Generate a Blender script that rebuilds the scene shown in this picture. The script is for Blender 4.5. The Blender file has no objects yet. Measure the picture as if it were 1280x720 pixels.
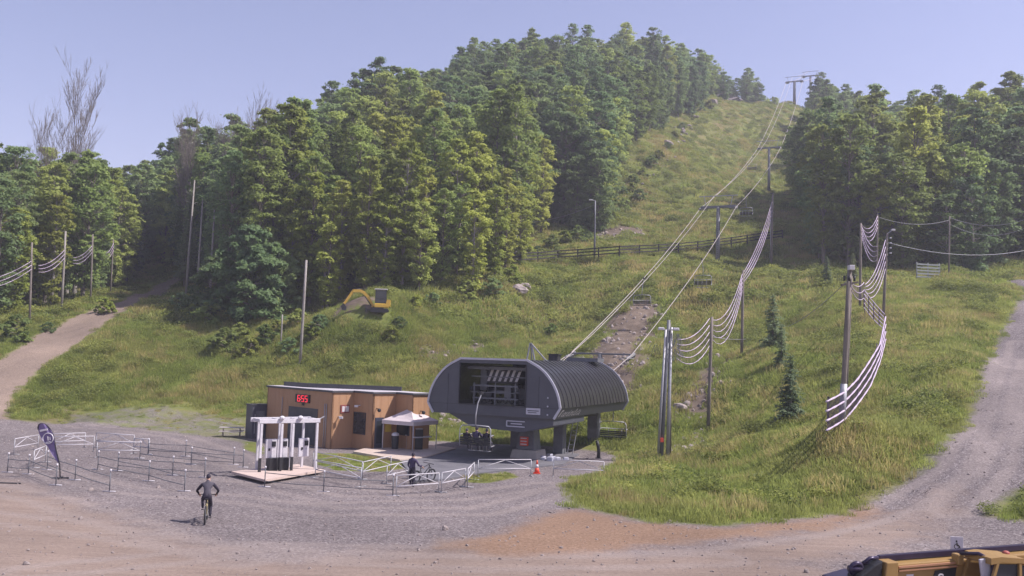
import bpy, math, random
import numpy as np
from mathutils import Vector, Matrix, Euler
R = math.radians
rng = np.random.default_rng(7)
random.seed(7)
SC = bpy.context.scene
COL = SC.collection

# ------------------------------------------------------------------ camera
FPX, CX, CY, CAMH = 1108.0, 640.0, 360.0, 6.8
PITCH, ROLL = math.atan(90.0 / FPX), math.atan(0.03)
c_f = np.array([0, math.cos(PITCH), math.sin(PITCH)])
_r0 = np.array([1.0, 0, 0]); _u0 = np.array([0, -math.sin(PITCH), math.cos(PITCH)])
c_r = math.cos(ROLL) * _r0 + math.sin(ROLL) * _u0
c_u = math.cos(ROLL) * _u0 - math.sin(ROLL) * _r0
cam = bpy.data.cameras.new('camera'); camo = bpy.data.objects.new('camera', cam); COL.objects.link(camo)
cam.sensor_width = 36.0; cam.lens = 36.0 * FPX / 1280.0
cam.clip_start = 0.5; cam.clip_end = 6000
camo.matrix_world = Matrix(((c_r[0], c_u[0], -c_f[0], 0), (c_r[1], c_u[1], -c_f[1], 0), (c_r[2], c_u[2], -c_f[2], CAMH), (0, 0, 0, 1)))
SC.camera = camo

# ------------------------------------------------------------------ light
SUN_EL = R(52); SUN_AZ = math.atan2(-0.10, 1.0)          # direction to the sun, from +X towards +Y
world = bpy.data.worlds.new('World'); SC.world = world; world.use_nodes = True
nt = world.node_tree; nt.nodes.clear()
sky = nt.nodes.new('ShaderNodeTexSky'); sky.sky_type = 'NISHITA'; sky.sun_disc = False
sky.sun_elevation = SUN_EL; sky.sun_rotation = math.pi / 2 - SUN_AZ
sky.air_density = 1.0; sky.dust_density = .7; sky.ozone_density = 2.0; sky.altitude = 400
tint = nt.nodes.new('ShaderNodeMix'); tint.data_type = 'RGBA'; tint.blend_type = 'MULTIPLY'
tint.inputs[0].default_value = 1.0; tint.inputs[7].default_value = (1.30, 0.97, 0.99, 1)
bg = nt.nodes.new('ShaderNodeBackground'); bg.inputs[1].default_value = 0.116
out = nt.nodes.new('ShaderNodeOutputWorld')
nt.links.new(sky.outputs[0], tint.inputs[6]); nt.links.new(tint.outputs[2], bg.inputs[0]); nt.links.new(bg.outputs[0], out.inputs[0])
sl = bpy.data.lights.new('sun', 'SUN'); sl.energy = 4.6; sl.angle = R(0.6); sl.color = (1.0, 0.93, 0.88)
so = bpy.data.objects.new('sun', sl); COL.objects.link(so)
sd = Vector((math.cos(SUN_EL) * math.cos(SUN_AZ), math.cos(SUN_EL) * math.sin(SUN_AZ), math.sin(SUN_EL)))
so.rotation_euler = sd.to_track_quat('Z', 'Y').to_euler(); so.location = (60, 0, 80)
SC.view_settings.view_transform = 'Standard'; SC.view_settings.look = 'None'
SC.view_settings.exposure = 0.66; SC.view_settings.gamma = 1.0; SC.view_settings.use_curve_mapping = False
SC.cycles.use_denoising = True
SC.cycles.max_bounces = 8; SC.cycles.diffuse_bounces = 5; SC.cycles.glossy_bounces = 2
SC.cycles.transmission_bounces = 4; SC.cycles.transparent_max_bounces = 6; SC.cycles.volume_bounces = 0
SC.cycles.caustics_reflective = False; SC.cycles.caustics_refractive = False

# ------------------------------------------------------------------ pixel <-> place
def pdir(px, py):
    return c_f * FPX + c_r * (px - CX) + c_u * (CY - py)
def P(px, py, d):
    """the point seen at photo pixel (px,py), d metres out along +Y"""
    v = pdir(px, py); v = v * (d / v[1])
    return np.array([v[0], v[1], v[2] + CAMH])
def PZ(px, py, z):
    """the point seen at a pixel on the level plane z"""
    v = pdir(px, py); t = (z - CAMH) / v[2]
    return np.array([v[0] * t, v[1] * t, z])

# ------------------------------------------------------------------ terrain heights
CTRL_PX = [  # photo pixel + distance of ground points
 (300,520,88),(300,455,101),(300,395,115),(150,515,88),(170,440,103),(150,470,97),(60,500,90),(0,508,88),(50,440,100),(110,400,113),(170,375,126),(215,352,152),
 (40,410,108),(0,425,104),(100,392,116),(378,455,100),(455,376,106),(455,440,101),(400,395,113),(560,368,116),(640,360,121),(520,520,86),
 (600,530,87),(600,445,104),(560,400,111),(700,400,118),(700,338,138),(650,330,134),(770,432,97),(800,360,122),(740,322,142),(850,312,150),(950,303,157),
 (690,480,92),(800,470,88),(830,500,80),
 (833,576,61),(885,538,73),(928,445,98),(965,332,138),(897,332,146),(850,250,188),(880,200,224),(930,150,278),(960,130,318),(990,131,322),(961,242,228),(800,290,164),
 (920,280,170),(780,330,136),
 (1048,536,53.5),(1107,396,96),(1075,385,104),(1200,345,124),(1280,336,130),(1160,345,120),(1100,560,51),(1100,480,67),(1150,420,88),(988,526,66),(965,440,86),(1033,357,116),
 (1000,340,130),(1220,520,57),(1250,450,78),(1282,372,104),(1280,560,49),(1000,600,48),(1180,600,46),(930,560,57),(880,600,49.5),(1000,560,56),(1200,440,80),
]
CTRL_XY = [  # X, Y, z of ground the photo does not show
 (-150,60,6),(-120,20,2),(150,40,14),(120,10,6),(160,120,34),(130,90,22),(-140,130,16),(-110,180,24),(-150,250,34),(-80,210,32),
 (-60,160,21),(-42,140,17),(-30,150,24),(-32,180,42),(-22.7,210,57),(-55,200,38),(0,160,30),(2,200,54),(-40,260,70),(2.3,260,84),(40,220,63),(20,300,101),(41,300,105),(62,300,100),(80,330,104),(50,350,112),(90,380,101),(130,360,98),
 (-100,320,60),(0,400,100),(-160,420,60),(160,400,104),(120,300,84),(160,300,84),(200,260,82),(110,220,56),(150,220,62),(100,170,40),(130,160,42),(200,160,56),(220,360,100),
 (-250,100,10),(-250,400,50),(260,80,30),(260,420,100),(0,520,90),(-200,560,60),(220,560,90),(0,-60,-1),(-150,-60,0),(150,-60,4),
]
for x in range(-50, 20, 10):
    for y in (5, 20, 35, 50, 62):
        CTRL_XY.append((x, y, 0))
CTRL_XY += [(25,10,0),(25,20,0),(25,30,0),(14,44,0.05),(-30,72,0),(-10,74,0.2),(-45,74,0.2),(5,72,0.4),(-20,80,0.4)]
_c = np.array([P(*c) for c in CTRL_PX] + [np.array(c, float) for c in CTRL_XY])
_S = 100.0
def _phi(r2):
    return np.where(r2 > 1e-12, 0.5 * r2 * np.log(r2 + 1e-20), 0.0)
_q = _c[:, :2] / _S; _n = len(_q)
_d2 = ((_q[:, None] - _q[None]) ** 2).sum(-1)
_A = np.zeros((_n + 3, _n + 3)); _A[:_n, :_n] = _phi(_d2) + np.eye(_n) * 2e-4
_A[:_n, _n] = 1; _A[:_n, _n + 1:] = _q; _A[_n, :_n] = 1; _A[_n + 1:, :_n] = _q.T
_w = np.linalg.solve(_A, np.concatenate([_c[:, 2], [0, 0, 0]]))
def _raw(X, Y):
    X = np.asarray(X, float).ravel(); Y = np.asarray(Y, float).ravel()
    o = np.empty(len(X))
    for i in range(0, len(X), 20000):
        p = np.stack([X[i:i + 20000], Y[i:i + 20000]], 1) / _S
        d2 = ((p[:, None] - _q[None]) ** 2).sum(-1)
        o[i:i + 20000] = _phi(d2) @ _w[:_n] + _w[_n] + p @ _w[_n + 1:]
    return o
def seg_dist(X, Y, poly, closed=True):
    d = np.full(len(X), 1e9); n = len(poly)
    for i in range(n if closed else n - 1):
        a = poly[i]; b = poly[(i + 1) % n]
        ab = (b[0] - a[0], b[1] - a[1]); L = ab[0] ** 2 + ab[1] ** 2 + 1e-9
        t = np.clip(((X - a[0]) * ab[0] + (Y - a[1]) * ab[1]) / L, 0, 1)
        d = np.minimum(d, np.hypot(X - a[0] - t * ab[0], Y - a[1] - t * ab[1]))
    return d
def inside(X, Y, poly):
    r = np.zeros(len(X), bool); n = len(poly)
    for i in range(n):
        a = poly[i]; b = poly[(i + 1) % n]
        if a[1] == b[1]: continue
        c = (a[1] > Y) != (b[1] > Y)
        r ^= c & (X < (b[0] - a[0]) * (Y - a[1]) / (b[1] - a[1]) + a[0])
    return r
def sdist(X, Y, poly):
    d = seg_dist(X, Y, poly)
    return np.where(inside(X, Y, poly), -d, d)
FLAT = [(-55,-20),(-52,40),(-46,66),(-34,74),(-20,74),(-8,72),(0,72),(8,66),(12,57),(11,44),(18,38),(24,30),(24,-20)]
def _fbm(X, Y):
    s = np.zeros(len(X)); r = np.random.default_rng(3)
    for lam, amp in ((17, .30), (9, .22), (5, .14), (2.6, .08), (1.4, .05)):
        for k in range(3):
            a = r.uniform(0, 6.28); ph = r.uniform(0, 6.28)
            s += amp / 1.6 * np.sin((X * math.cos(a) + Y * math.sin(a)) * 6.283 / lam * r.uniform(.8, 1.25) + ph)
    return s
def zt(X, Y):
    X = np.asarray(X, float).ravel(); Y = np.asarray(Y, float).ravel()
    z = _raw(X, Y)
    sd_ = sdist(X, Y, FLAT)
    k = np.clip(sd_ / 7.0, 0, 1); k = k * k * (3 - 2 * k)
    return z * k + _fbm(X, Y) * (0.04 + 0.55 * k) * np.clip(1 + (Y - 120) / 160, 1, 2.2)
def gz(x, y):
    return float(zt([x], [y])[0])
_ys = np.concatenate([np.arange(12, 120, .12), np.arange(120, 420, .4)])
def hit(px, py):
    """where the ray through a pixel meets the ground"""
    v = pdir(px, py); X = v[0] / v[1] * _ys; Z = CAMH + v[2] / v[1] * _ys
    g = zt(X, _ys); b = np.nonzero(Z < g)[0]
    i = b[0] if len(b) else len(_ys) - 1
    return np.array([X[i], _ys[i], g[i]])

# ------------------------------------------------------------------ mesh helpers
class MB:
    def __init__(s): s.v = []; s.f = []; s.m = []
    def add(s, vs, fs, m=0):
        o = len(s.v); s.v += [tuple(map(float, v)) for v in vs]
        for f in fs: s.f.append(tuple(i + o for i in f)); s.m.append(m)
        return s
    def box(s, c, size, rz=0, M=None, m=0, taper=None):
        x, y, z = size[0] / 2, size[1] / 2, size[2] / 2
        tx, ty = taper or (1, 1)
        vs = [(-x, -y, -z), (x, -y, -z), (x, y, -z), (-x, y, -z), (-x * tx, -y * ty, z), (x * tx, -y * ty, z), (x * tx, y * ty, z), (-x * tx, y * ty, z)]
        T = M if M is not None else Matrix.Rotation(rz, 3, 'Z')
        vs = [T @ Vector(v) + Vector(c) for v in vs]
        return s.add(vs, [(0, 3, 2, 1), (4, 5, 6, 7), (0, 1, 5, 4), (1, 2, 6, 5), (2, 3, 7, 6), (3, 0, 4, 7)], m)
    def bar(s, a, b, w, h=None, m=0, up=(0, 0, 1)):
        """square bar from a to b"""
        a = Vector(a); b = Vector(b); h = h or w; t = (b - a).normalized()
        u = Vector(up)
        if abs(t.dot(u)) > .98: u = Vector((1, 0, 0))
        sx = t.cross(u).normalized(); sz = sx.cross(t)
        vs = []
        for p in (a, b):
            for i, j in ((-1, -1), (1, -1), (1, 1), (-1, 1)): vs.append(p + sx * (i * w / 2) + sz * (j * h / 2))
        return s.add(vs, [(3, 2, 1, 0), (4, 5, 6, 7), (0, 1, 5, 4), (1, 2, 6, 5), (2, 3, 7, 6), (3, 0, 4, 7)], m)
    def tube(s, pts, r, n=8, m=0, cap=True):
        pts = [Vector(p) for p in pts]; rs = r if hasattr(r, '__len__') else [r] * len(pts)
        prev = None; o = len(s.v); rings = []
        for i, p in enumerate(pts):
            t = (pts[min(i + 1, len(pts) - 1)] - pts[max(i - 1, 0)]).normalized()
            u = prev if prev is not None else (Vector((0, 0, 1)) if abs(t.z) < .9 else Vector((1, 0, 0)))
            a = t.cross(u)
            if a.length < 1e-6: a = t.cross(Vector((1, .1, 0)))
            a.normalize(); b = a.cross(t).normalized(); prev = b
            for k in range(n):
                q = p + (a * math.cos(6.28318 * k / n) + b * math.sin(6.28318 * k / n)) * rs[i]
                s.v.append(tuple(q))
        for i in range(len(pts) - 1):
            for k in range(n):
                s.f.append((o + i * n + k, o + i * n + (k + 1) % n, o + (i + 1) * n + (k + 1) % n, o + (i + 1) * n + k)); s.m.append(m)
        if cap:
            s.f.append(tuple(o + k for k in range(n - 1, -1, -1))); s.m.append(m)
            e = o + (len(pts) - 1) * n; s.f.append(tuple(e + k for k in range(n))); s.m.append(m)
        return s
    def prism(s, poly, off, m=0):
        """polygon of 3-D points pushed along off"""
        n = len(poly); off = Vector(off); a = [Vector(p) for p in poly]
        vs = a + [p + off for p in a]
        return s.add(vs, [tuple(range(n - 1, -1, -1)), tuple(range(n, 2 * n))] + [(i, (i + 1) % n, n + (i + 1) % n, n + i) for i in range(n)], m)
    def ring(s, c, axis, r, tr, n=24, k=6, m=0):
        """torus"""
        ax = Vector(axis).normalized(); u = ax.orthogonal().normalized(); w = ax.cross(u)
        o = len(s.v)
        for i in range(n):
            d = u * math.cos(6.28318 * i / n) + w * math.sin(6.28318 * i / n)
            for j in range(k):
                s.v.append(tuple(Vector(c) + d * (r + tr * math.cos(6.28318 * j / k)) + ax * (tr * math.sin(6.28318 * j / k))))
        for i in range(n):
            for j in range(k):
                s.f.append((o + i * k + j, o + ((i + 1) % n) * k + j, o + ((i + 1) % n) * k + (j + 1) % k, o + i * k + (j + 1) % k)); s.m.append(m)
        return s
    def ball(s, c, r, n=10, k=7, m=0):
        rx, ry, rz = r if hasattr(r, '__len__') else (r, r, r)
        o = len(s.v); c = Vector(c)
        for i in range(k + 1):
            th = math.pi * i / k
            for j in range(n):
                ph = 6.28318 * j / n
                s.v.append(tuple(c + Vector((rx * math.sin(th) * math.cos(ph), ry * math.sin(th) * math.sin(ph), rz * math.cos(th)))))
        for i in range(k):
            for j in range(n):
                s.f.append((o + i * n + j, o + (i + 1) * n + j, o + (i + 1) * n + (j + 1) % n, o + i * n + (j + 1) % n)); s.m.append(m)
        return s
    def mesh(s, name, mats, smooth=False):
        me = bpy.data.meshes.new(name); me.from_pydata(s.v, [], s.f)
        for mt in (mats if isinstance(mats, (list, tuple)) else [mats]): me.materials.append(mt)
        if any(s.m): me.polygons.foreach_set('material_index', s.m)
        if smooth: me.polygons.foreach_set('use_smooth', [True] * len(s.f))
        me.update(); return me
    def build(s, name, mats, parent=None, smooth=False, label=None, bevel=0):
        o = bpy.data.objects.new(name, s.mesh(name, mats, smooth)); COL.objects.link(o)
        if parent is not None: o.parent = parent
        if label: o['label'] = label
        if bevel:
            b = o.modifiers.new('bevel', 'BEVEL'); b.width = bevel; b.segments = 2; b.limit_method = 'ANGLE'
        return o
def tag(o, label, cat, group=None, kind=None):
    if label: o['label'] = label
    if cat: o['category'] = cat
    if group: o['group'] = group
    if kind: o['kind'] = kind
    return o
def thing(name, label, cat, loc=(0, 0, 0), rz=0, group=None):
    o = bpy.data.objects.new(name, None); COL.objects.link(o); o.empty_display_size = .3
    o.location = tuple(map(float, loc)); o.rotation_euler = (0, 0, rz)
    return tag(o, label, cat, group)
def structure(o, label, cat='ground'):
    return tag(o, label, cat, kind='structure')
def copy_tree(o, parent=None):
    c = o.copy(); COL.objects.link(c); c.parent = parent
    for ch in list(o.children): copy_tree(ch, c)
    return c

# ------------------------------------------------------------------ materials
def new_mat(name):
    m = bpy.data.materials.new(name); m.use_nodes = True; t = m.node_tree
    return m, t, t.nodes['Principled BSDF']
def mat(name, c1, c2=None, scale=3.0, rough=.6, metal=0.0, bump=0.0, bscale=None, detail=4, spec=.4, stretch=None, coords='Object', emit=None):
    m, t, b = new_mat(name)
    b.inputs['Roughness'].default_value = rough; b.inputs['Metallic'].default_value = metal
    b.inputs['Specular IOR Level'].default_value = spec
    b.inputs['Base Color'].default_value = (*c1, 1)
    c2 = c2 or tuple(x * .8 for x in c1)
    tc = t.nodes.new('ShaderNodeTexCoord'); mp = t.nodes.new('ShaderNodeMapping')
    if stretch: mp.inputs['Scale'].default_value = stretch
    t.links.new(tc.outputs[coords], mp.inputs[0])
    n = t.nodes.new('ShaderNodeTexNoise'); n.inputs['Scale'].default_value = scale; n.inputs['Detail'].default_value = detail
    n.inputs['Roughness'].default_value = .65
    t.links.new(mp.outputs[0], n.inputs['Vector'])
    r = t.nodes.new('ShaderNodeValToRGB'); r.color_ramp.elements[0].position = .32; r.color_ramp.elements[1].position = .68
    r.color_ramp.elements[0].color = (*c1, 1); r.color_ramp.elements[1].color = (*c2, 1)
    t.links.new(n.outputs[0], r.inputs[0]); t.links.new(r.outputs[0], b.inputs['Base Color'])
    if bump:
        n2 = t.nodes.new('ShaderNodeTexNoise'); n2.inputs['Scale'].default_value = bscale or scale * 5; n2.inputs['Detail'].default_value = 5
        t.links.new(mp.outputs[0], n2.inputs['Vector'])
        bp = t.nodes.new('ShaderNodeBump'); bp.inputs['Strength'].default_value = bump; bp.inputs['Distance'].default_value = .05
        t.links.new(n2.outputs[0], bp.inputs['Height']); t.links.new(bp.outputs[0], b.inputs['Normal'])
    if emit:
        b.inputs['Emission Color'].default_value = (*emit[:3], 1); b.inputs['Emission Strength'].default_value = emit[3]
    return m
def leaf_mat(name, dark, light, warm, trans=.3, rough=.6):
    m, t, b = new_mat(name)
    at = t.nodes.new('ShaderNodeAttribute'); at.attribute_name = 'tint'
    oi = t.nodes.new('ShaderNodeObjectInfo')
    mx = t.nodes.new('ShaderNodeMix'); mx.data_type = 'RGBA'; mx.inputs[6].default_value = (*dark, 1); mx.inputs[7].default_value = (*light, 1)
    t.links.new(at.outputs['Fac'], mx.inputs[0])
    mr = t.nodes.new('ShaderNodeMapRange'); mr.inputs[3].default_value = 0; mr.inputs[4].default_value = .85
    pw = t.nodes.new('ShaderNodeMath'); pw.operation = 'POWER'; pw.inputs[1].default_value = 1.6
    t.links.new(oi.outputs['Random'], pw.inputs[0]); t.links.new(pw.outputs[0], mr.inputs[0])
    m2 = t.nodes.new('ShaderNodeMix'); m2.data_type = 'RGBA'; m2.inputs[7].default_value = (*warm, 1)
    t.links.new(mr.outputs[0], m2.inputs[0]); t.links.new(mx.outputs[2], m2.inputs[6])
    # brightness differs from tree to tree
    vr = t.nodes.new('ShaderNodeMath'); vr.operation = 'MULTIPLY'; vr.inputs[1].default_value = 7.31
    fr = t.nodes.new('ShaderNodeMath'); fr.operation = 'FRACT'
    t.links.new(oi.outputs['Random'], vr.inputs[0]); t.links.new(vr.outputs[0], fr.inputs[0])
    mr2 = t.nodes.new('ShaderNodeMapRange'); mr2.inputs[3].default_value = .72; mr2.inputs[4].default_value = 1.25
    t.links.new(fr.outputs[0], mr2.inputs[0])
    hs = t.nodes.new('ShaderNodeHueSaturation'); t.links.new(m2.outputs[2], hs.inputs['Color']); t.links.new(mr2.outputs[0], hs.inputs['Value'])
    t.links.new(hs.outputs[0], b.inputs['Base Color']); b.inputs['Roughness'].default_value = rough; b.inputs['Specular IOR Level'].default_value = .25
    tr = t.nodes.new('ShaderNodeBsdfTranslucent'); t.links.new(hs.outputs[0], tr.inputs[0])
    ms = t.nodes.new('ShaderNodeMixShader'); ms.inputs[0].default_value = trans
    o = t.nodes['Material Output']
    t.links.new(b.outputs[0], ms.inputs[1]); t.links.new(tr.outputs[0], ms.inputs[2]); t.links.new(ms.outputs[0], o.inputs[0])
    return m

# ------------------------------------------------------------------ ground zones (outlines on the ground, world XY)
def gp(l): return [tuple(hit(*p)[:2]) for p in l]
YARD = [(-70, -30), (-62, 40)] + gp([(-60, 538), (0, 523), (60, 527), (150, 523), (240, 525), (300, 533)]) + [(-18, 72), (-6, 73), (3, 72), (8, 68)] + \
       gp([(775, 572), (752, 590), (700, 604), (722, 634), (800, 650), (900, 657), (1000, 648), (1090, 622), (1165, 580), (1208, 530), (1222, 490), (1236, 445), (1262, 400), (1284, 366)]) + \
       [(66, 118), (72, 112)] + [(62, 96), (54, 78), (45, 62), (36, 50), (29, 43)] + gp([(1268, 612), (1236, 645)]) + [(30, 30), (60, 10), (60, -30)]
GRASS_IN = [gp([(392, 566), (440, 567), (500, 574), (520, 584), (470, 590), (420, 588), (396, 580)]),
            gp([(585, 594), (640, 591), (648, 597), (610, 604), (582, 604)]),
            gp([(305, 552), (322, 552), (330, 558), (330, 570), (305, 562)])]
TRACK = gp([(-60, 545), (-60, 500), (-20, 462), (8, 446), (50, 416), (100, 393), (145, 379), (188, 364), (204, 353)]) + [(-56, 162), (-58, 178), (-52, 178), (-50, 162)] + \
        gp([(220, 352), (206, 367), (160, 385), (124, 411), (84, 440), (42, 470), (14, 500), (4, 540)])
MULCH = gp([(545, 685), (640, 660), (690, 640), (730, 637), (800, 652), (900, 659), (1000, 651), (1080, 628), (1110, 640), (1020, 664), (900, 676), (800, 685), (700, 696), (600, 696)])
GULLY = [gp([(728, 478), (735, 440), (758, 405), (790, 380), (812, 372), (826, 388), (820, 425), (806, 458), (800, 490), (760, 492)]),
         gp([(838, 532), (846, 500), (876, 470), (914, 440), (926, 452), (896, 492), (862, 530)]),
         gp([(880, 552), (850, 570), (842, 565), (870, 545)]),
         gp([(560, 520), (640, 523), (640, 535), (560, 537)]),
         gp([(530, 440), (600, 428), (604, 436), (535, 449)]),
         gp([(745, 290), (800, 284), (806, 294), (750, 300)]),
         gp([(415, 380), (470, 376), (470, 388), (418, 396)])]
RUBBLE = gp([(826, 196), (838, 176), (858, 150), (876, 140), (872, 152), (858, 172), (842, 196), (820, 222), (806, 238), (800, 234)])
FORE = [(-80, -30)] + gp([(-60, 580), (0, 600), (90, 628), (200, 668), (330, 700), (500, 690), (640, 672), (800, 692), (960, 672), (1080, 652), (1180, 618), (1190, 640), (1100, 690), (1000, 706)]) + [(20, 20), (20, -30)]
FADE = gp([(60, 510), (150, 506), (250, 507), (330, 514), (345, 552), (300, 556), (220, 546), (120, 534), (60, 528)])
def soft_fade(X, Y): return np.clip(.5 - sdist(X, Y, FADE) / 5.0, 0, 1)
RUTS = [gp(l) for l in ([(-60, 640), (60, 655), (250, 684), (450, 690), (640, 688), (850, 684), (1000, 666), (1110, 640), (1200, 590), (1240, 530), (1262, 450)],
                        [(-60, 600), (60, 625), (180, 662), (300, 700)], [(40, 715), (300, 690), (600, 705), (900, 700)], [(-20, 512), (30, 520), (100, 532), (220, 545), (300, 572), (330, 606), (420, 625), (560, 622), (680, 606)],
                        [(60, 590), (150, 612), (280, 622), (420, 640), (600, 640), (690, 616)], [(1190, 640), (1240, 585), (1262, 500), (1275, 430)], [(240, 575), (300, 600), (420, 606), (490, 612)])]
def zone_vals(X, Y):
    def soft(p, w): return np.clip(.5 - sdist(X, Y, p) / w, 0, 1)
    yard = soft(YARD, 3.2)
    for g in GRASS_IN: yard = np.minimum(yard, 1 - soft(g, 1.0))
    track = soft(TRACK, 2.4)
    mul = soft(MULCH, 3.5); fore = soft(FORE, 6.0)
    gul = np.zeros(len(X))
    for g in GULLY: gul = np.maximum(gul, soft(g, 4.5))
    fd = soft_fade(X, Y); yard = yard * (1 - fd) + fd * .5
    rut = np.zeros(len(X))
    for pl in RUTS:
        d = seg_dist(X, Y, pl, False); rut = np.maximum(rut, np.clip(1.25 - np.abs(np.abs(d) - .85) / .55, 0, 1))
    return yard, track, mul, fore, gul, rut

def grid_axis(lo, hi, a, b, step, grow=1.12):
    inner = list(np.arange(a, b + step / 2, step)); s = step; x = inner[-1]
    while x < hi: s = min(s * grow, 25); x += s; inner.append(x)
    s = step; x = inner[0]; left = []
    while x > lo: s = min(s * grow, 25); x -= s; left.append(x)
    return np.array(left[::-1] + inner)
gx = grid_axis(-560, 560, -62, 66, .5); gy = grid_axis(-160, 740, 14, 130, .5, 1.035)
GX, GY = np.meshgrid(gx, gy); fx, fy = GX.ravel(), GY.ravel()
fz = zt(np.clip(fx, -260, 260), np.clip(fy, -100, 560))
zv = zone_vals(fx, fy)

def ground_material():
    m, t, b = new_mat('ground_soil_and_grass'); N = t.nodes; L = t.links
    b.inputs['Roughness'].default_value = .95; b.inputs['Specular IOR Level'].default_value = .15
    geo = N.new('ShaderNodeNewGeometry')
    def noise(s, d=6, r=.6, vec=None):
        n = N.new('ShaderNodeTexNoise'); n.inputs['Scale'].default_value = s; n.inputs['Detail'].default_value = d; n.inputs['Roughness'].default_value = r
        L.new(vec or geo.outputs['Position'], n.inputs['Vector']); return n.outputs[0]
    def ramp(f, stops):
        r = N.new('ShaderNodeValToRGB'); e = r.color_ramp.elements
        while len(e) < len(stops): e.new(.5)
        for i, (p, c) in enumerate(stops): e[i].position = p; e[i].color = (*c, 1)
        L.new(f, r.inputs[0]); return r.outputs[0]
    def mix(f, a, c):
        x = N.new('ShaderNodeMix'); x.data_type = 'RGBA'; L.new(f, x.inputs[0]); L.new(a, x.inputs[6]); L.new(c, x.inputs[7]); return x.outputs[2]
    def mask(attr, ns, amp, lo=.35, hi=.65):
        a = N.new('ShaderNodeAttribute'); a.attribute_name = attr
        s = N.new('ShaderNodeMath'); s.operation = 'MULTIPLY_ADD'; L.new(ns, s.inputs[0]); s.inputs[1].default_value = amp; s.inputs[2].default_value = -amp / 2
        p = N.new('ShaderNodeMath'); p.operation = 'ADD'; L.new(a.outputs['Fac'], p.inputs[0]); L.new(s.outputs[0], p.inputs[1])
        r = N.new('ShaderNodeMapRange'); r.interpolation_type = 'SMOOTHSTEP'; r.inputs[1].default_value = lo; r.inputs[2].default_value = hi
        L.new(p.outputs[0], r.inputs[0]); return r.outputs[0]
    nbig = noise(.12, 5); nmid = noise(.9, 6, .7); nfine = noise(7, 6, .75); nvf = noise(26, 3, .8)
    grass = ramp(nmid, [(.25, (.080, .110, .026)), (.5, (.14, .165, .042)), (.75, (.21, .205, .070))])
    straw = ramp(nfine, [(.3, (.11, .105, .040)), (.7, (.26, .21, .095))])
    patch = N.new('ShaderNodeMapRange'); patch.inputs[1].default_value = .45; patch.inputs[2].default_value = .7; L.new(nbig, patch.inputs[0])
    grass = mix(patch.outputs[0], grass, straw)
    # crushed stone: dark and pale chips
    vo = N.new('ShaderNodeTexVoronoi'); vo.inputs['Scale'].default_value = 15; L.new(geo.outputs['Position'], vo.inputs['Vector'])
    sep = N.new('ShaderNodeSeparateColor'); L.new(vo.outputs['Color'], sep.inputs[0])
    chips = ramp(sep.outputs[0], [(.05, (.055, .046, .050)), (.45, (.170, .147, .153)), (.8, (.24, .21, .213)), (1, (.46, .42, .42))])
    grav2 = ramp(nfine, [(.3, (.095, .080, .082)), (.7, (.25, .215, .212))])
    half = N.new('ShaderNodeValue'); half.outputs[0].default_value = .5
    frac = N.new('ShaderNodeValue'); frac.outputs[0].default_value = .45
    gravel = mix(frac.outputs[0], chips, grav2)
    # packed dirt with wheel-track streaks running across the yard
    mp = N.new('ShaderNodeMapping'); mp.inputs['Rotation'].default_value = (0, 0, R(-8)); mp.inputs['Scale'].default_value = (.10, 1.3, 1)
    L.new(geo.outputs['Position'], mp.inputs[0]); streak = noise(1.2, 6, .7, mp.outputs[0])
    dirt = ramp(streak, [(.3, (.185, .137, .112)), (.5, (.26, .20, .168)), (.72, (.34, .275, .238))])
    dirt2 = ramp(nfine, [(.3, (.13, .098, .084)), (.7, (.33, .26, .222))])
    dirt = mix(half.outputs[0], dirt, dirt2)
    mulch = ramp(nfine, [(.28, (.13, .082, .055)), (.5, (.245, .16, .112)), (.75, (.35, .25, .185))])
    rock = ramp(nmid, [(.3, (.085, .064, .050)), (.55, (.16, .125, .10)), (.8, (.26, .21, .175))])
    nm2 = noise(.55, 7, .7)
    col = mix(mask('gully', nmid, 1.5), grass, rock)
    tdirt = ramp(nfine, [(.3, (.15, .112, .09)), (.7, (.33, .26, .215))])
    col = mix(mask('track', nm2, .7), col, tdirt)
    yd = mix(mask('fore', nm2, 1.0, .2, .8), gravel, dirt)
    pale = ramp(nfine, [(.3, (.215, .18, .168)), (.7, (.36, .31, .29))])
    rk = N.new('ShaderNodeMath'); rk.operation = 'MULTIPLY'; rk.inputs[1].default_value = .46; L.new(mask('rut', nm2, 1.3, .25, 1.0), rk.inputs[0])
    yd = mix(rk.outputs[0], yd, pale)
    yd = mix(mask('mulch', nm2, .8, .3, .8), yd, mulch)
    col = mix(mask('yard', nm2, .7), col, yd)
    # a little large-scale staining
    st = ramp(noise(.09, 5), [(.3, (.74, .74, .75)), (.7, (1.16, 1.15, 1.14))])
    mu = N.new('ShaderNodeMix'); mu.data_type = 'RGBA'; mu.blend_type = 'MULTIPLY'; mu.inputs[0].default_value = 1
    L.new(col, mu.inputs[6]); L.new(st, mu.inputs[7]); L.new(mu.outputs[2], b.inputs['Base Color'])
    ad = N.new('ShaderNodeMath'); ad.operation = 'ADD'; L.new(nfine, ad.inputs[0]); L.new(nvf, ad.inputs[1])
    bp = N.new('ShaderNodeBump'); bp.inputs['Strength'].default_value = .6; bp.inputs['Distance'].default_value = .05
    L.new(ad.outputs[0], bp.inputs['Height']); L.new(bp.outputs[0], b.inputs['Normal'])
    return m
M_GROUND = ground_material()
nx, ny = len(gx), len(gy)
_i = np.arange((nx - 1) * (ny - 1)); _r = _i // (nx - 1); _k = _i % (nx - 1); _v0 = _r * nx + _k
QUADS = np.stack([_v0, _v0 + 1, _v0 + nx + 1, _v0 + nx], 1)
_cx = fx[QUADS].mean(1); _cy = fy[QUADS].mean(1)
_yd = zv[0][QUADS].mean(1) > .5; _tk = (zv[1][QUADS].mean(1) > .5) & ~_yd
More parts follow.
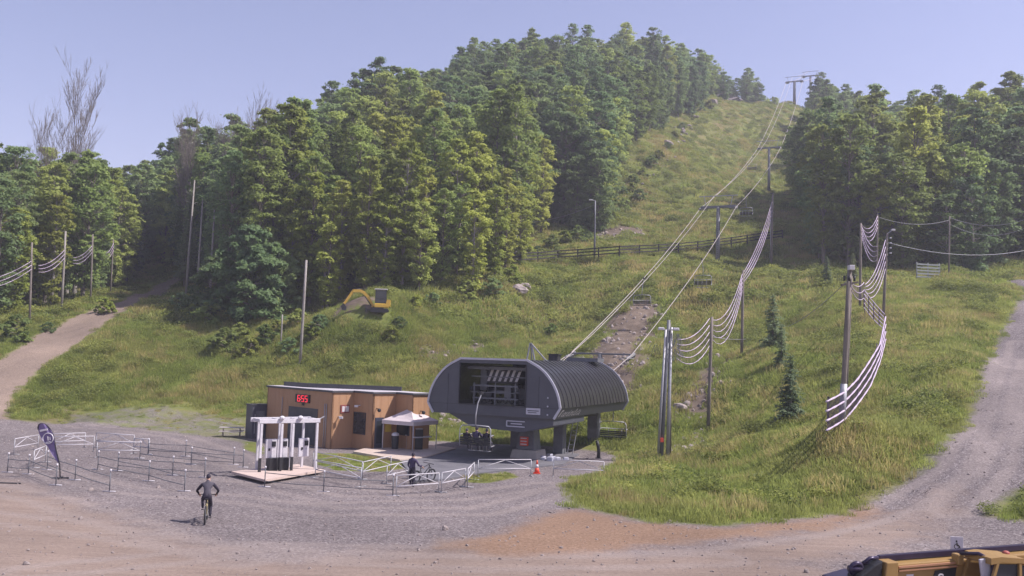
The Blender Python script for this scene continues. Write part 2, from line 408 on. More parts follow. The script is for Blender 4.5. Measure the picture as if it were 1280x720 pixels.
_road = _yd & (_cx > 16) & (_cy > 30 + (_cx < 24) * 6)
_zone = np.where(_road, 1, np.where(_yd, 2, np.where(_tk, 3, 0)))
for k, (nm, lb, ct) in enumerate((('meadow_hillside', 'overgrown grassy ski slope rising behind the lift station', 'hillside'), ('gravel_road', 'grey gravel road climbing the slope past the striped nets', 'road'),
                         ('gravel_yard', 'brown dirt and grey gravel yard in front of the ticket building', 'yard'), ('dirt_track', 'brown dirt track bending up into the wood', 'track'))):
    q = QUADS[_zone == k]; u, inv = np.unique(q, return_inverse=True); q = inv.reshape(-1, 4)
    me = bpy.data.meshes.new(nm); me.vertices.add(len(u)); me.vertices.foreach_set('co', np.stack([fx[u], fy[u], fz[u]], 1).ravel())
    me.loops.add(len(q) * 4); me.loops.foreach_set('vertex_index', q.ravel().astype(np.int32))
    me.polygons.add(len(q)); me.polygons.foreach_set('loop_start', np.arange(len(q), dtype=np.int32) * 4)
    me.polygons.foreach_set('use_smooth', np.ones(len(q), bool))
    for an, vals in zip(('yard', 'track', 'mulch', 'fore', 'gully', 'rut'), zv):
        a = me.attributes.new(an, 'FLOAT', 'POINT'); a.data.foreach_set('value', vals[u].astype(np.float32))
    me.materials.append(M_GROUND); me.update(calc_edges=True); me.validate()
    o = bpy.data.objects.new(nm, me); COL.objects.link(o); structure(o, lb, ct)

# ------------------------------------------------------------------ trees
M_BARK = mat('bark', (.12, .10, .085), (.23, .20, .18), 6, .9, bump=.5, stretch=(1, 1, .25))
M_BARKP = mat('pale_bark', (.22, .20, .185), (.33, .305, .29), 6, .9, bump=.4, stretch=(1, 1, .3))
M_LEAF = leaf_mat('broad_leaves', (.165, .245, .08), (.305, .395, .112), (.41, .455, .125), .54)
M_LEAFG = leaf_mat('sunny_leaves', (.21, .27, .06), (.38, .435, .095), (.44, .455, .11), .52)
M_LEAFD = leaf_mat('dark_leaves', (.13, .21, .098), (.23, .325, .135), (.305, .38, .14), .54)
M_NEED = leaf_mat('needles', (.10, .155, .085), (.20, .265, .13), (.25, .29, .14), .4)
def leaf_mesh(name, C, N, S, T, material, aspect=.62):
    """diamond leaf sprays at C facing N, size S, tint T"""
    n = len(C); rv = rng.normal(size=(n, 3)); N = N / (np.linalg.norm(N, axis=1, keepdims=True) + 1e-9)
    a = np.cross(N, rv); a /= np.linalg.norm(a, axis=1, keepdims=True) + 1e-9
    b = np.cross(N, a); S = S[:, None]
    bend = N * S * .25
    V = np.stack([C + a * S, C + b * S * aspect - bend, C - a * S, C - b * S * aspect - bend], 1).reshape(-1, 3)
    me = bpy.data.meshes.new(name); me.vertices.add(4 * n); me.vertices.foreach_set('co', V.ravel().astype(np.float32))
    me.loops.add(4 * n); me.loops.foreach_set('vertex_index', np.arange(4 * n, dtype=np.int32))
    me.polygons.add(n); me.polygons.foreach_set('loop_start', np.arange(n, dtype=np.int32) * 4)
    at = me.attributes.new('tint', 'FLOAT', 'POINT'); at.data.foreach_set('value', np.repeat(T, 4).astype(np.float32))
    me.materials.append(material); me.update(calc_edges=True)
    return me
def sph(n):
    v = rng.normal(size=(n, 3)); return v / np.linalg.norm(v, axis=1, keepdims=True)
def broad_tree(h, w, base, nclump, nleaf, lsize, material, bark=None, top=.0, bush=False):
    """trunk mesh + crown mesh; h height, w crown width, base = bare part of the trunk"""
    tb = MB(); bend = rng.normal(size=2) * .03 * h
    tp = lambda f: Vector((bend[0] * f * f, bend[1] * f * f, h * f))
    r0 = .011 * h + .05
    if not bush:
        tb.tube([(0, 0, -.6)] + [tp(f) for f in (.02, .15, .35, .55, .75, .92)], [r0 * 1.3, r0 * 1.05, r0 * .9, r0 * .75, r0 * .55, r0 * .32, .03], 7)
    C = []; N = []; S = []; T = []
    for i in range(nclump):
        f = base + (1 - base) * ((i + rng.uniform(0, 1)) / nclump)
        u = (f - base) / (1 - base)
        env = max(.30 + .25 * rng.uniform(), math.sqrt(max(0, 1 - ((u - .58) / .50) ** 2))) * (1 if u < .93 else .6) if not bush else math.sqrt(max(0, 1 - u * u))
        rad = w / 2 * env * rng.uniform(.35, 1.0); az = rng.uniform(0, 6.283)
        st = tp(max(.06, f - rng.uniform(.05, .16)))
        c = Vector((st.x + rad * math.cos(az), st.y + rad * math.sin(az), h * min(f, .97)))
        if not bush or i % 3 == 0:
            mid = st.lerp(c, .5) + Vector((0, 0, -.02 * h * rng.uniform(0, 1)))
            k = .035 + .012 * rad
            tb.tube([st, mid, c], [k, k * .65, .015], 4, cap=False)
        cr = (.075 * w + .026 * h) * rng.uniform(.4, 1.3) * (1.0 if u < .85 else .7)
        ax = np.array([cr * rng.uniform(.8, 1.5), cr * rng.uniform(.8, 1.5), cr * rng.uniform(.4, .75)])
        n = int(nleaf * rng.uniform(.7, 1.3)); d = sph(n); d[:, 2] = np.where(rng.uniform(size=n) < .65, np.abs(d[:, 2]), d[:, 2])
        rr = (rng.uniform(.35, 1.05, n) + (rng.uniform(size=n) < .12) * rng.uniform(0, .55, n))[:, None]
        pts = np.array(c)[None] + d * ax[None] * rr
        pts[:, 2] -= .12 * (pts[:, 0] - c.x) ** 2 / cr + .12 * (pts[:, 1] - c.y) ** 2 / cr
        nn = d * .55 + np.array([0, 0, .55])[None] + rng.normal(size=(n, 3)) * .42
        C.append(pts); N.append(nn); S.append(lsize * rng.uniform(.55, 1.25, n))
        T.append(np.clip(rng.uniform(.0, 1.0) * .65 + rng.uniform(0, .35, n), 0, 1))
    C = np.concatenate(C); C[:, 2] = np.maximum(C[:, 2], .12)
    cr = leaf_mesh('crown', C, np.concatenate(N), np.concatenate(S), np.concatenate(T), material)
    return tb.mesh('trunk', bark or M_BARK, True), cr
def spruce_tree(h, w, base=.04, n=2600, ls=.20):
    tb = MB(); tb.tube([(0, 0, -.5), (0, 0, h * .5), (0, 0, h * .98)], [.02 * h, .013 * h, .01], 7)
    C = []; N = []; S = []; T = []
    tiers = int(h * 3.2)
    for i in range(tiers):
        f = base + (1 - base) * i / tiers; L = w / 2 * (1 - f) ** .85 * rng.uniform(.8, 1.12) + .06
        nb = 7 + int(6 * (1 - f))
        for k in range(nb):
            az = rng.uniform(0, 6.283); Lb = L * rng.uniform(.5, 1.25); m = max(4, int(n / tiers / nb * (.4 + 1.2 * (1 - f))))
            t = rng.uniform(.08, 1, m) ** .8
            p = np.stack([np.cos(az) * t * Lb, np.sin(az) * t * Lb, f * h + rng.uniform(-.06, .06) * h / 5 + t * Lb * (.12 - .30 * t)], 1) + rng.normal(size=(m, 3)) * .045 * w * np.array([1, 1, .5])
            C.append(p); N.append(np.array([math.cos(az) * .4, math.sin(az) * .4, .8])[None] + rng.normal(size=(m, 3)) * .4)
            S.append(ls * rng.uniform(.6, 1.2, m) * (.5 + .5 * (1 - f))); T.append(np.clip(t * .6 + rng.uniform(-.2, .4, m), 0, 1))
            if k % 3 == 0: tb.tube([(0, 0, f * h), (math.cos(az) * Lb * .9, math.sin(az) * Lb * .9, f * h - .2 * Lb)], [.02, .008], 3, cap=False)
    C = np.concatenate(C); C[:, 2] = np.maximum(C[:, 2], .05)
    return tb.mesh('trunk', M_BARK, True), leaf_mesh('crown', C, np.concatenate(N), np.concatenate(S), np.concatenate(T), M_NEED, .4)
def bare_tree(h, seed):
    r_ = random.Random(seed); tb = MB(); br = MB()
    def grow(p, d, L, r, lev):
        pts = [Vector(p)]; dd = Vector(d)
        for i in range(4):
            dd = (dd + Vector((r_.gauss(0, .06), r_.gauss(0, .06), .05))).normalized(); pts.append(pts[-1] + dd * L / 4)
        (tb if lev == 0 else br).tube(pts, [r, r * .85, r * .7, r * .55, r * .4], 6 if lev == 0 else 4, cap=False)
        if lev < 4:
            for k in range((14, 7, 5, 3)[lev]):
                f = r_.uniform(.45 if lev == 0 else .25, 1); i = min(3, int(f * 4)); q = pts[i].lerp(pts[i + 1], f * 4 - i)
                a = r_.uniform(0, 6.28); s = r_.uniform(.25, .5)
                nd = (dd + Vector((math.cos(a) * s, math.sin(a) * s, .15))).normalized()
                grow(q, nd, L * r_.uniform(.36, .55), max(.017, r * (1 - .6 * f) * .5), lev + 1)
    grow((0, 0, -.5), (0, 0, 1), h * .68, .009 * h + .02, 0)
    return tb.mesh('trunk', M_BARKP, True), br.mesh('branches', M_BARK, True)

PROTO = {}
PROTO['broad'] = [broad_tree(23, 6.2, .14, 105, 70, .26, M_LEAF), broad_tree(25, 5.6, .20, 105, 70, .26, M_LEAF), broad_tree(20, 7.6, .10, 110, 70, .27, M_LEAF), broad_tree(24, 5.2, .28, 85, 70, .26, M_LEAF, M_BARKP),
                  broad_tree(21, 6.8, .08, 110, 70, .26, M_LEAF)]
PROTO['sunny'] = [broad_tree(22, 5.8, .08, 105, 70, .28, M_LEAFG), broad_tree(20, 5.4, .05, 100, 70, .28, M_LEAFG, M_BARKP)]
PROTO['dark'] = [broad_tree(23, 6.2, .08, 105, 70, .26, M_LEAFD), broad_tree(25, 5.6, .14, 105, 70, .26, M_LEAFD)]
PROTO['round'] = [broad_tree(20, 9.0, .04, 120, 75, .29, M_LEAF), broad_tree(21, 8.2, .06, 115, 75, .29, M_LEAFD), broad_tree(19, 9.6, .03, 125, 75, .30, M_LEAFD), broad_tree(22, 7.8, .08, 110, 75, .28, M_LEAF), broad_tree(18, 8.8, .03, 115, 75, .30, M_LEAFD, M_BARKP)]
PROTO['spruce'] = [spruce_tree(18, 5.6, .1, 5200, .42), spruce_tree(20, 5.0, .12, 5200, .40)]
def place_tree(kind, vi, x, y, s, rz, name, label, cat, group, zs=1.0, sink=.1, slots=('trunk', 'crown')):
    a, b = PROTO[kind][vi % len(PROTO[kind])]
    t = thing(name, label, cat, (x, y, gz(x, y) - sink), rz, group); t.scale = (s, s, s * zs)
    for me, nm in ((a, slots[0]), (b, slots[1])):
        o = bpy.data.objects.new(nm, me); COL.objects.link(o); o.parent = t
    return t
def XD(px, d): return ((px - 640) / FPX * d, d)
F1 = [XD(*p) for p in ((196,178),(214,150),(236,136),(252,124),(300,119),(372,116.5),(425,110.5),(495,111.5),(560,115),(640,122),(655,136),(664,152),(748,163),(768,182),(790,204),(812,226),(842,250),(868,275),(888,300),(906,316),(935,330),(966,342),(984,352),(990,420),(500,420),(180,330))]
F2 = [XD(*p) for p in ((-110,104),(-20,108),(30,115),(70,122),(110,128),(150,140),(168,160),(176,200),(178,300),(-160,300))]
F3 = [XD(*p) for p in ((1002,172),(1006,140),(1018,136),(1090,128),(1150,125.5),(1200,127),(1260,132),(1330,136),(1420,138),(1460,330),(1000,400),(1020,345),(1022,310),(1014,270),(1006,220))]
def poisson(poly, spacing, seed):
    r = np.random.default_rng(seed); xs = [p[0] for p in poly]; ys = [p[1] for p in poly]; pts = []
    y = min(ys); row = 0
    while y < max(ys):
        sp = spacing * (1 + max(0, (y - 150)) / 420)
        x = min(xs) + (row % 2) * sp / 2
        while x < max(xs):
            pts.append((x + r.uniform(-.36, .36) * sp, y + r.uniform(-.36, .36) * sp)); x += sp
        y += sp * .9; row += 1
    pts = np.array(pts); return pts[inside(pts[:, 0], pts[:, 1], poly)]
TREES = []
for fi, (poly, sp) in enumerate(((F1, 4.4), (F2, 4.4), (F3, 4.6))):
    pts = poisson(poly, sp, 11 + fi); ed = seg_dist(pts[:, 0], pts[:, 1], poly)
    for (x, y), e in zip(pts, ed):
        px = 640 + x / y * FPX
        if px < -90 or px > 1370: continue
        TREES.append((x, y, e, fi, px))
# lower, lighter trees along the wood's edge carry foliage to the ground
def near_edge(x, y, e): return e < 4.0 and y < 175
order = sorted(range(len(TREES)), key=lambda i: TREES[i][1])
WOODS = ('the wood left of the lift', 'the wood by the dirt track', 'the wood right of the lift')
far_pts, far_rot, far_scl, far_idx = [], [], [], []
n_ind = 0
for i in order:
    x, y, e, fi, px = TREES[i]
    q = rng.uniform()
    edge = near_edge(x, y, e)
    if fi == 0:
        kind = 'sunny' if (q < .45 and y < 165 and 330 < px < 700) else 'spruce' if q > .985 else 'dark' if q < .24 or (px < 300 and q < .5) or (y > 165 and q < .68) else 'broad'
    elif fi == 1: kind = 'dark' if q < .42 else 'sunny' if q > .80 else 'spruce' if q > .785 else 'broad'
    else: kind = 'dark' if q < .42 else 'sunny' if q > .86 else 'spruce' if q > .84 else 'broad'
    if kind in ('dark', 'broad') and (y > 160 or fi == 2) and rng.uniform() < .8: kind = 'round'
    s = rng.uniform(.74, 1.16)
    if y > 200: s *= .84
    if y > 290: s *= .84
    if fi == 1: s *= .92
    if edge: s *= rng.uniform(.80, 1.0)
    if fi == 0 and y < 150 and px < 380: s *= 1.12
    if fi == 0 and y < 135 and px >= 380: s *= .84
    vi = int(rng.integers(0, 8)); rz = rng.uniform(0, 6.28)
    if n_ind < 290:
        n_ind += 1
        nm = {'broad': 'broadleaf_tree', 'sunny': 'maple_tree', 'dark': 'dark_broadleaf_tree', 'spruce': 'tall_spruce_tree', 'round': 'round_crowned_tree'}[kind]
        ad = {'broad': 'mid green broadleaf tree', 'sunny': 'light yellow green maple tree', 'dark': 'dark green broadleaf tree', 'spruce': 'tall dark spruce tree', 'round': 'round crowned green tree'}[kind]
        pos = ' at the front edge of ' if edge else ' standing inside '
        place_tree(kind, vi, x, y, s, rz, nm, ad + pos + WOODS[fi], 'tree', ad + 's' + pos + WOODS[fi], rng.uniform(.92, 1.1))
    else:
        allp = ('broad', 'sunny', 'dark', 'spruce', 'round'); base = [0, 5, 7, 9, 11][allp.index(kind)]; cnt = len(PROTO[kind])
        far_pts.append((x, y, gz(x, y) - .2)); far_rot.append((0, 0, rz)); far_scl.append(s); far_idx.append(base + vi % cnt)

def scatter(name, label, cat, pts, rots, scls, idx, protos):
    """one object: protos instanced on points"""
    me = bpy.data.meshes.new(name); me.vertices.add(len(pts)); me.vertices.foreach_set('co', np.asarray(pts, np.float32).ravel())
    a = me.attributes.new('rot', 'FLOAT_VECTOR', 'POINT'); a.data.foreach_set('vector', np.asarray(rots, np.float32).ravel())
    a = me.attributes.new('scl', 'FLOAT', 'POINT'); a.data.foreach_set('value', np.asarray(scls, np.float32))
    a = me.attributes.new('idx', 'INT', 'POINT'); a.data.foreach_set('value', np.asarray(idx, np.int32))
    o = bpy.data.objects.new(name, me); COL.objects.link(o); tag(o, label, cat, kind='stuff')
    col = bpy.data.collections.new(name + '_kit')
    for i, meshes in enumerate(protos):
        po = bpy.data.objects.new('%s_%03d' % (name, i), meshes); col.objects.link(po)
    g = bpy.data.node_groups.new(name, 'GeometryNodeTree'); g.interface.new_socket('Geometry', in_out='INPUT', socket_type='NodeSocketGeometry'); g.interface.new_socket('Geometry', in_out='OUTPUT', socket_type='NodeSocketGeometry')
    N = g.nodes; L = g.links; gi = N.new('NodeGroupInput'); go = N.new('NodeGroupOutput')
    ci = N.new('GeometryNodeCollectionInfo'); ci.inputs[0].default_value = col; ci.inputs[1].default_value = True; ci.inputs[2].default_value = True
    ip = N.new('GeometryNodeInstanceOnPoints'); ip.inputs['Pick Instance'].default_value = True
    def attr(nm, ty):
        n = N.new('GeometryNodeInputNamedAttribute'); n.data_type = ty; n.inputs[0].default_value = nm; return n.outputs[0]
    L.new(gi.outputs[0], ip.inputs['Points']); L.new(ci.outputs[0], ip.inputs['Instance'])
    L.new(attr('idx', 'INT'), ip.inputs['Instance Index']); L.new(attr('rot', 'FLOAT_VECTOR'), ip.inputs['Rotation']); L.new(attr('scl', 'FLOAT'), ip.inputs['Scale'])
    L.new(ip.outputs[0], go.inputs[0])
    md = o.modifiers.new('scatter', 'NODES'); md.node_group = g
    return o
def join2(a, b, name):
    """trunk and crown as one mesh for the far wood"""
    va = np.empty(len(a.vertices) * 3, np.float32); a.vertices.foreach_get('co', va); vb = np.empty(len(b.vertices) * 3, np.float32); b.vertices.foreach_get('co', vb)
    fa = [tuple(p.vertices) for p in a.polygons]; na = len(a.vertices)
    fb = [tuple(v + na for v in p.vertices) for p in b.polygons]
    me = bpy.data.meshes.new(name); me.from_pydata(np.concatenate([va, vb]).reshape(-1, 3).tolist(), [], fa + fb)
    me.materials.append(a.materials[0]); me.materials.append(b.materials[0])
    me.polygons.foreach_set('material_index', [0] * len(fa) + [1] * len(fb))
    tb = np.empty(len(b.vertices), np.float32); b.attributes['tint'].data.foreach_get('value', tb)
    at = me.attributes.new('tint', 'FLOAT', 'POINT'); at.data.foreach_set('value', np.concatenate([np.zeros(na, np.float32), tb])); me.update()
    return me
far_protos = [join2(a, b, 'far_tree') for k in ('broad', 'sunny', 'dark', 'spruce', 'round') for a, b in PROTO[k]]
if far_pts:
    scatter('distant_woodland', 'distant mass of broadleaf woodland covering the hilltop', 'woodland', far_pts, far_rot, far_scl, far_idx, far_protos)
print('TREES', len(TREES), n_ind)

# ------------------------------------------------------------------ grass and weeds on the slopes
def blade_mat(name, a, b_, c, trans=.3):
    m, t, b = new_mat(name)
    at = t.nodes.new('ShaderNodeAttribute'); at.attribute_name = 'tint'; oi = t.nodes.new('ShaderNodeObjectInfo')
    geo = t.nodes.new('ShaderNodeNewGeometry'); ns = t.nodes.new('ShaderNodeTexNoise'); ns.inputs['Scale'].default_value = .13; ns.inputs['Detail'].default_value = 5
    t.links.new(geo.outputs['Position'], ns.inputs['Vector'])
    r = t.nodes.new('ShaderNodeValToRGB'); r.color_ramp.elements[0].color = (*a, 1); r.color_ramp.elements[1].color = (*b_, 1); t.links.new(at.outputs['Fac'], r.inputs[0])
    mr = t.nodes.new('ShaderNodeMapRange'); mr.inputs[1].default_value = .42; mr.inputs[2].default_value = .66; mr.inputs[4].default_value = .55; t.links.new(ns.outputs[0], mr.inputs[0])
    mx = t.nodes.new('ShaderNodeMix'); mx.data_type = 'RGBA'; t.links.new(mr.outputs[0], mx.inputs[0]); t.links.new(r.outputs[0], mx.inputs[6]); mx.inputs[7].default_value = (*c, 1)
    m3 = t.nodes.new('ShaderNodeMapRange'); m3.inputs[3].default_value = .75; m3.inputs[4].default_value = 1.25; t.links.new(oi.outputs['Random'], m3.inputs[0])
    hs = t.nodes.new('ShaderNodeHueSaturation'); t.links.new(mx.outputs[2], hs.inputs['Color']); t.links.new(m3.outputs[0], hs.inputs['Value'])
    t.links.new(hs.outputs[0], b.inputs['Base Color']); b.inputs['Roughness'].default_value = .7; b.inputs['Specular IOR Level'].default_value = .2
    tr = t.nodes.new('ShaderNodeBsdfTranslucent'); t.links.new(hs.outputs[0], tr.inputs[0])
    ms = t.nodes.new('ShaderNodeMixShader'); ms.inputs[0].default_value = trans
    t.links.new(b.outputs[0], ms.inputs[1]); t.links.new(tr.outputs[0], ms.inputs[2]); t.links.new(ms.outputs[0], t.nodes['Material Output'].inputs[0])
    return m
M_GR = blade_mat('meadow_grass', (.195, .26, .062), (.375, .42, .118), (.48, .445, .17), .5)
M_GD = blade_mat('dry_grass', (.34, .31, .11), (.54, .47, .21), (.46, .36, .18), .5)
M_WEED = leaf_mat('weed_leaves', (.13, .175, .045), (.26, .30, .07), (.34, .35, .09), .5)
def blades(name, n, rad, h0, h1, wd, material, lean=.3):
    a = rng.uniform(0, 6.283, n); r = rad * np.sqrt(rng.uniform(0, 1, n)); h = rng.uniform(h0, h1, n) * (1 - .35 * (r / rad) ** 2)
    x = r * np.cos(a); y = r * np.sin(a); az = rng.uniform(0, 6.283, n); w = wd * rng.uniform(.6, 1.4, n)
    lx = rng.normal(0, lean, n) * h; ly = rng.normal(0, lean, n) * h
    dx = np.cos(az) * w / 2; dy = np.sin(az) * w / 2
    V = np.stack([np.stack([x - dx, y - dy, np.full(n, -.08)], 1), np.stack([x + dx, y + dy, np.full(n, -.08)], 1),
                  np.stack([x + dx * .8 + lx * .35, y + dy * .8 + ly * .35, h * .55], 1), np.stack([x - dx * .8 + lx * .35, y - dy * .8 + ly * .35, h * .55], 1),
                  np.stack([x + lx, y + ly, h], 1)], 1).reshape(-1, 3)
    F = []
    for i in range(n): o = i * 5; F += [(o, o + 1, o + 2, o + 3), (o + 3, o + 2, o + 4)]
    me = bpy.data.meshes.new(name); me.from_pydata(V.tolist(), [], F); me.materials.append(material)
    at = me.attributes.new('tint', 'FLOAT', 'POINT'); tt = rng.uniform(0, 1, n); k = np.tile([0, 0, .5, .5, 1.0], n)
    at.data.foreach_set('value', np.clip(np.repeat(tt, 5) * .7 + k * .3, 0, 1).astype(np.float32)); me.update(); return me
def weed(name, n, rad, h, ls):
    C = sph(n) * np.array([rad, rad, h / 2]) * rng.uniform(.3, 1, (n, 1)); C[:, 2] += h / 2; C[:, 2] = np.maximum(C[:, 2], .03)
    return leaf_mesh(name, C, sph(n) * .7 + np.array([0, 0, .8]), ls * rng.uniform(.5, 1.2, n), rng.uniform(0, 1, n), M_WEED, .5)
G_PROTO = [blades('grass_tuft', 150, 1.15, .22, .52, .045, M_GR), blades('grass_tuft', 130, 1.1, .28, .62, .045, M_GR), blades('grass_tuft', 120, 1.0, .35, .80, .04, M_GD, .22), blades('grass_tuft', 160, 1.2, .15, .40, .05, M_GR, .4),
           weed('weed_clump', 170, .7, .65, .085), weed('weed_clump', 230, .9, .85, .095),
           blades('grass_tuft', 90, 1.5, .25, .6, .11, M_GR), blades('grass_tuft', 80, 1.5, .25, .6, .10, M_GD, .25), weed('weed_clump', 190, 1.2, .8, .15)]
def normals(X, Y):
    e = .6; zx = (zt(X + e, Y) - zt(X - e, Y)) / (2 * e); zy = (zt(X, Y + e) - zt(X, Y - e)) / (2 * e); return zx, zy
def grass_field(name, label, y0, y1, sp, near):
    X = []; Y = []; y = y0
    while y < y1:
        s = sp * (1 if near else (1 + (y - y0) / 300)); w0 = -.64 * y - 4; w1 = .64 * y + 4
        n = int((w1 - w0) / s); xs = w0 + (np.arange(n) + rng.uniform(0, 1, n)) * s
        X.append(xs); Y.append(y + rng.uniform(-.5, .5, n) * s); y += s
    X = np.concatenate(X); Y = np.concatenate(Y)
    yard, track, mul, fore, gul, _rt = zone_vals(X, Y)
    nse = _fbm(X * 3.1, Y * 3.1)
    keep = (yard + nse * .25 < rng.uniform(.12, .62, len(X))) & (track + nse * .3 < rng.uniform(.1, .6, len(X))) & (gul < rng.uniform(.1, .72, len(X)) + nse * .4)
    for f in (F1, F2, F3): keep &= ~(sdist(X, Y, f) < -7)
    for bx in NO_GRASS: keep &= ~inside(X, Y, bx)
    X = X[keep]; Y = Y[keep]; zx, zy = normals(X, Y); Z = zt(X, Y)
    n = len(X); rots = np.stack([np.arctan(zy) * .8, -np.arctan(zx) * .8, np.zeros(n)], 1)
    # turn about the upright first, so each tuft faces its own way
    rz = rng.uniform(0, 6.283, n); out_ = np.empty((n, 3))
    for i in range(n):
        q = (Matrix.Rotation(rots[i, 1], 3, 'Y') @ Matrix.Rotation(rots[i, 0], 3, 'X') @ Matrix.Rotation(rz[i], 3, 'Z')).to_euler(); out_[i] = q[:]
    p = rng.uniform(size=n); big = _fbm(X * .6 + 40, Y * .6)
    edge = np.minimum(sdist(X, Y, YARD), sdist(X, Y, TRACK))
    if near:
        idx = np.where(p < .40, 0, np.where(p < .62, 1, np.where(p < .70, 2, np.where(p < .93, 3, 4))))
        idx = np.where((big > .28) & (p < .22), 2, idx); idx = np.where((big < -.30) & (p > .55), 5, idx)
    else:
        idx = np.where(p < .62, 6, np.where(p < .82, 7, 8)); idx = np.where((big > .3) & (p < .3), 7, idx); idx = np.where((big < -.28) & (p > .4), 8, idx)
    scl = rng.uniform(.7, 1.35, n); scl *= np.clip(.45 + edge / 3.5, .45, 1)
    lawn = (X > -32) & (X < 2) & (Y > 40) & (Y < 73); scl[lawn] *= .55
    fade = soft_fade(X, Y); scl *= 1 - .72 * fade
    scatter(name, label, 'grass', np.stack([X, Y, Z], 1), out_, scl, idx, G_PROTO)
    print(name, n)
_eq = hit(474, 394)
NO_GRASS = [[(_eq[0] - 5.2, _eq[1] - 1.0), (_eq[0] + 1.6, _eq[1] - 1.3), (_eq[0] + 1.6, _eq[1] + 2), (_eq[0] - 6, _eq[1] + 3)], [(-24, 61), (-12, 61), (-4, 64), (-8, 74), (-20, 74)], [(-5, 57.5), (4.2, 56.5), (9.5, 71), (3, 74)]]
grass_field('meadow_grass', 'tall green and straw coloured grass on the near banks', 34, 112, .62, True)
grass_field('slope_grass', 'rough grass and weeds on the upper lift run', 112, 345, 1.15, False)

# ------------------------------------------------------------------ shared object materials
M_GREY = mat('dark_grey_panel', (.055, .058, .078), (.070, .074, .097), 1.2, .45, .0, spec=.5, bump=.03, bscale=4)
M_ROOFP = mat('ribbed_roof_metal', (.055, .054, .063), (.08, .078, .09), 1.6, .3, .6)
M_TRIM = mat('pale_trim', (.42, .42, .50), (.50, .50, .58), 2, .4, .2)
M_STEEL = mat('galvanised_steel', (.30, .30, .33), (.40, .40, .43), 5, .5, .35)
M_COLUMN = mat('grey_column', (.12, .125, .145), (.155, .16, .18), 2, .55, .1)
M_DARK = mat('dark_steel', (.030, .030, .036), (.05, .05, .06), 4, .5, .3)
M_BLACK = mat('black_plastic', (.015, .015, .018), (.025, .025, .03), 4, .5)
M_WHITE = mat('white_paint', (.52, .50, .54), (.62, .60, .64), 6, .45)
M_PIPE = mat('white_pipe', (.44, .42, .46), (.56, .54, .58), 14, .4, bump=.1)
M_CONC = mat('concrete', (.33, .30, .28), (.43, .395, .37), 1.5, .9, bump=.3, bscale=20)
M_PAD = mat('tan_concrete', (.42, .34, .29), (.52, .43, .375), 1.0, .9, bump=.2, bscale=20)
M_ASPH = mat('asphalt', (.11, .108, .125), (.16, .155, .172), .8, .9, bump=.5, bscale=30)
M_WOODP = mat('weathered_pole', (.135, .115, .10), (.235, .205, .185), 5, .9, bump=.4, stretch=(1, 1, .12))
M_GLASS = mat('dark_glass', (.018, .022, .03), (.03, .035, .045), 1, .08, spec=.6)
M_ROPE = mat('steel_rope', (.42, .37, .36), (.55, .49, .48), 30, .45, .3)
M_RED = mat('red_plastic', (.62, .06, .03), (.70, .09, .05), 5, .5)
M_YEL = mat('yellow_paint', (.55, .30, .045), (.62, .36, .06), 3, .45)
M_STRAND = mat('pale_net_tape', (.36, .28, .40), (.60, .51, .63), 5, .6)
M_NETD = mat('dark_net', (.05, .035, .065), (.10, .07, .115), 9, .8)

def pole(name, base, top, r0, r1, material, label, cat='pole', group=None, extra=None, n=10):
    b = hit(*base); t = P(top[0], top[1], b[1])
    th = thing(name, label, cat, b, 0, group); v = t - b
    mb = MB(); mb.tube([(-v[0] * .04, 0, -v[2] * .04 - .3), v * .33, v * .66, v], [r0, r0 * .92, (r0 + r1) / 2, r1], n)
    mb.build('shaft', material, th, True)
    return th, b, v

# ------------------------------------------------------------------ lift station
LDIR = Vector((.402, .916, 0)).normalized(); LRZ = -math.atan2(LDIR.x, LDIR.y); LPERP = Vector((LDIR.y, -LDIR.x, 0))
ST0 = Vector((-1.1, 59.9, 0)); SLEN = 15.6
st = thing('lift_station', 'dark grey humped chairlift terminal with open front and ribbed metal roof', 'lift station', ST0, LRZ)
PROF = [(-4.45, 3.05), (-4.88, 3.75), (-4.72, 4.6), (-4.25, 5.5), (-3.5, 6.3), (-2.45, 6.82), (2.45, 6.82), (3.5, 6.3), (4.25, 5.5), (4.72, 4.6), (4.88, 3.75), (4.45, 3.05)]
def smooth_prof(p, it=2):
    for _ in range(it):
        q = [p[0]]
        for a, b in zip(p, p[1:]):
            q += [(a[0] * .75 + b[0] * .25, a[1] * .75 + b[1] * .25), (a[0] * .25 + b[0] * .75, a[1] * .25 + b[1] * .75)]
        p = q + [p[-1]]
    return p
SP = smooth_prof(PROF[1:6], 2) ; SPR = [(-x, z) for x, z in SP[::-1]]
FULL = [PROF[0]] + SP + SPR + [PROF[-1]]
def shell(y0, y1, pr, off=0):
    mb = MB(); o = len(pr)
    def outn(i):
        a = pr[max(i - 1, 0)]; b = pr[min(i + 1, o - 1)]; t = Vector((b[0] - a[0], 0, b[1] - a[1])).normalized(); return Vector((-t.z, 0, t.x))
    vs = []
    for y in (y0, y1):
        for k in (off, off - .08):
            for i, (x, z) in enumerate(pr): vs.append(Vector((x, y, z)) + outn(i) * k)
    fs = []
    for i in range(o - 1):
        fs += [(i, i + 1, 2 * o + i + 1, 2 * o + i), (o + i + 1, o + i, 3 * o + i, 3 * o + i + 1), (i + 1, i, o + i, o + i + 1), (2 * o + i, 2 * o + i + 1, 3 * o + i + 1, 3 * o + i)]
    fs += [(0, 2 * o, 3 * o, o), (o - 1, 2 * o - 1, 4 * o - 1, 3 * o - 1)]
    return mb.add(vs, fs)
npan = 20
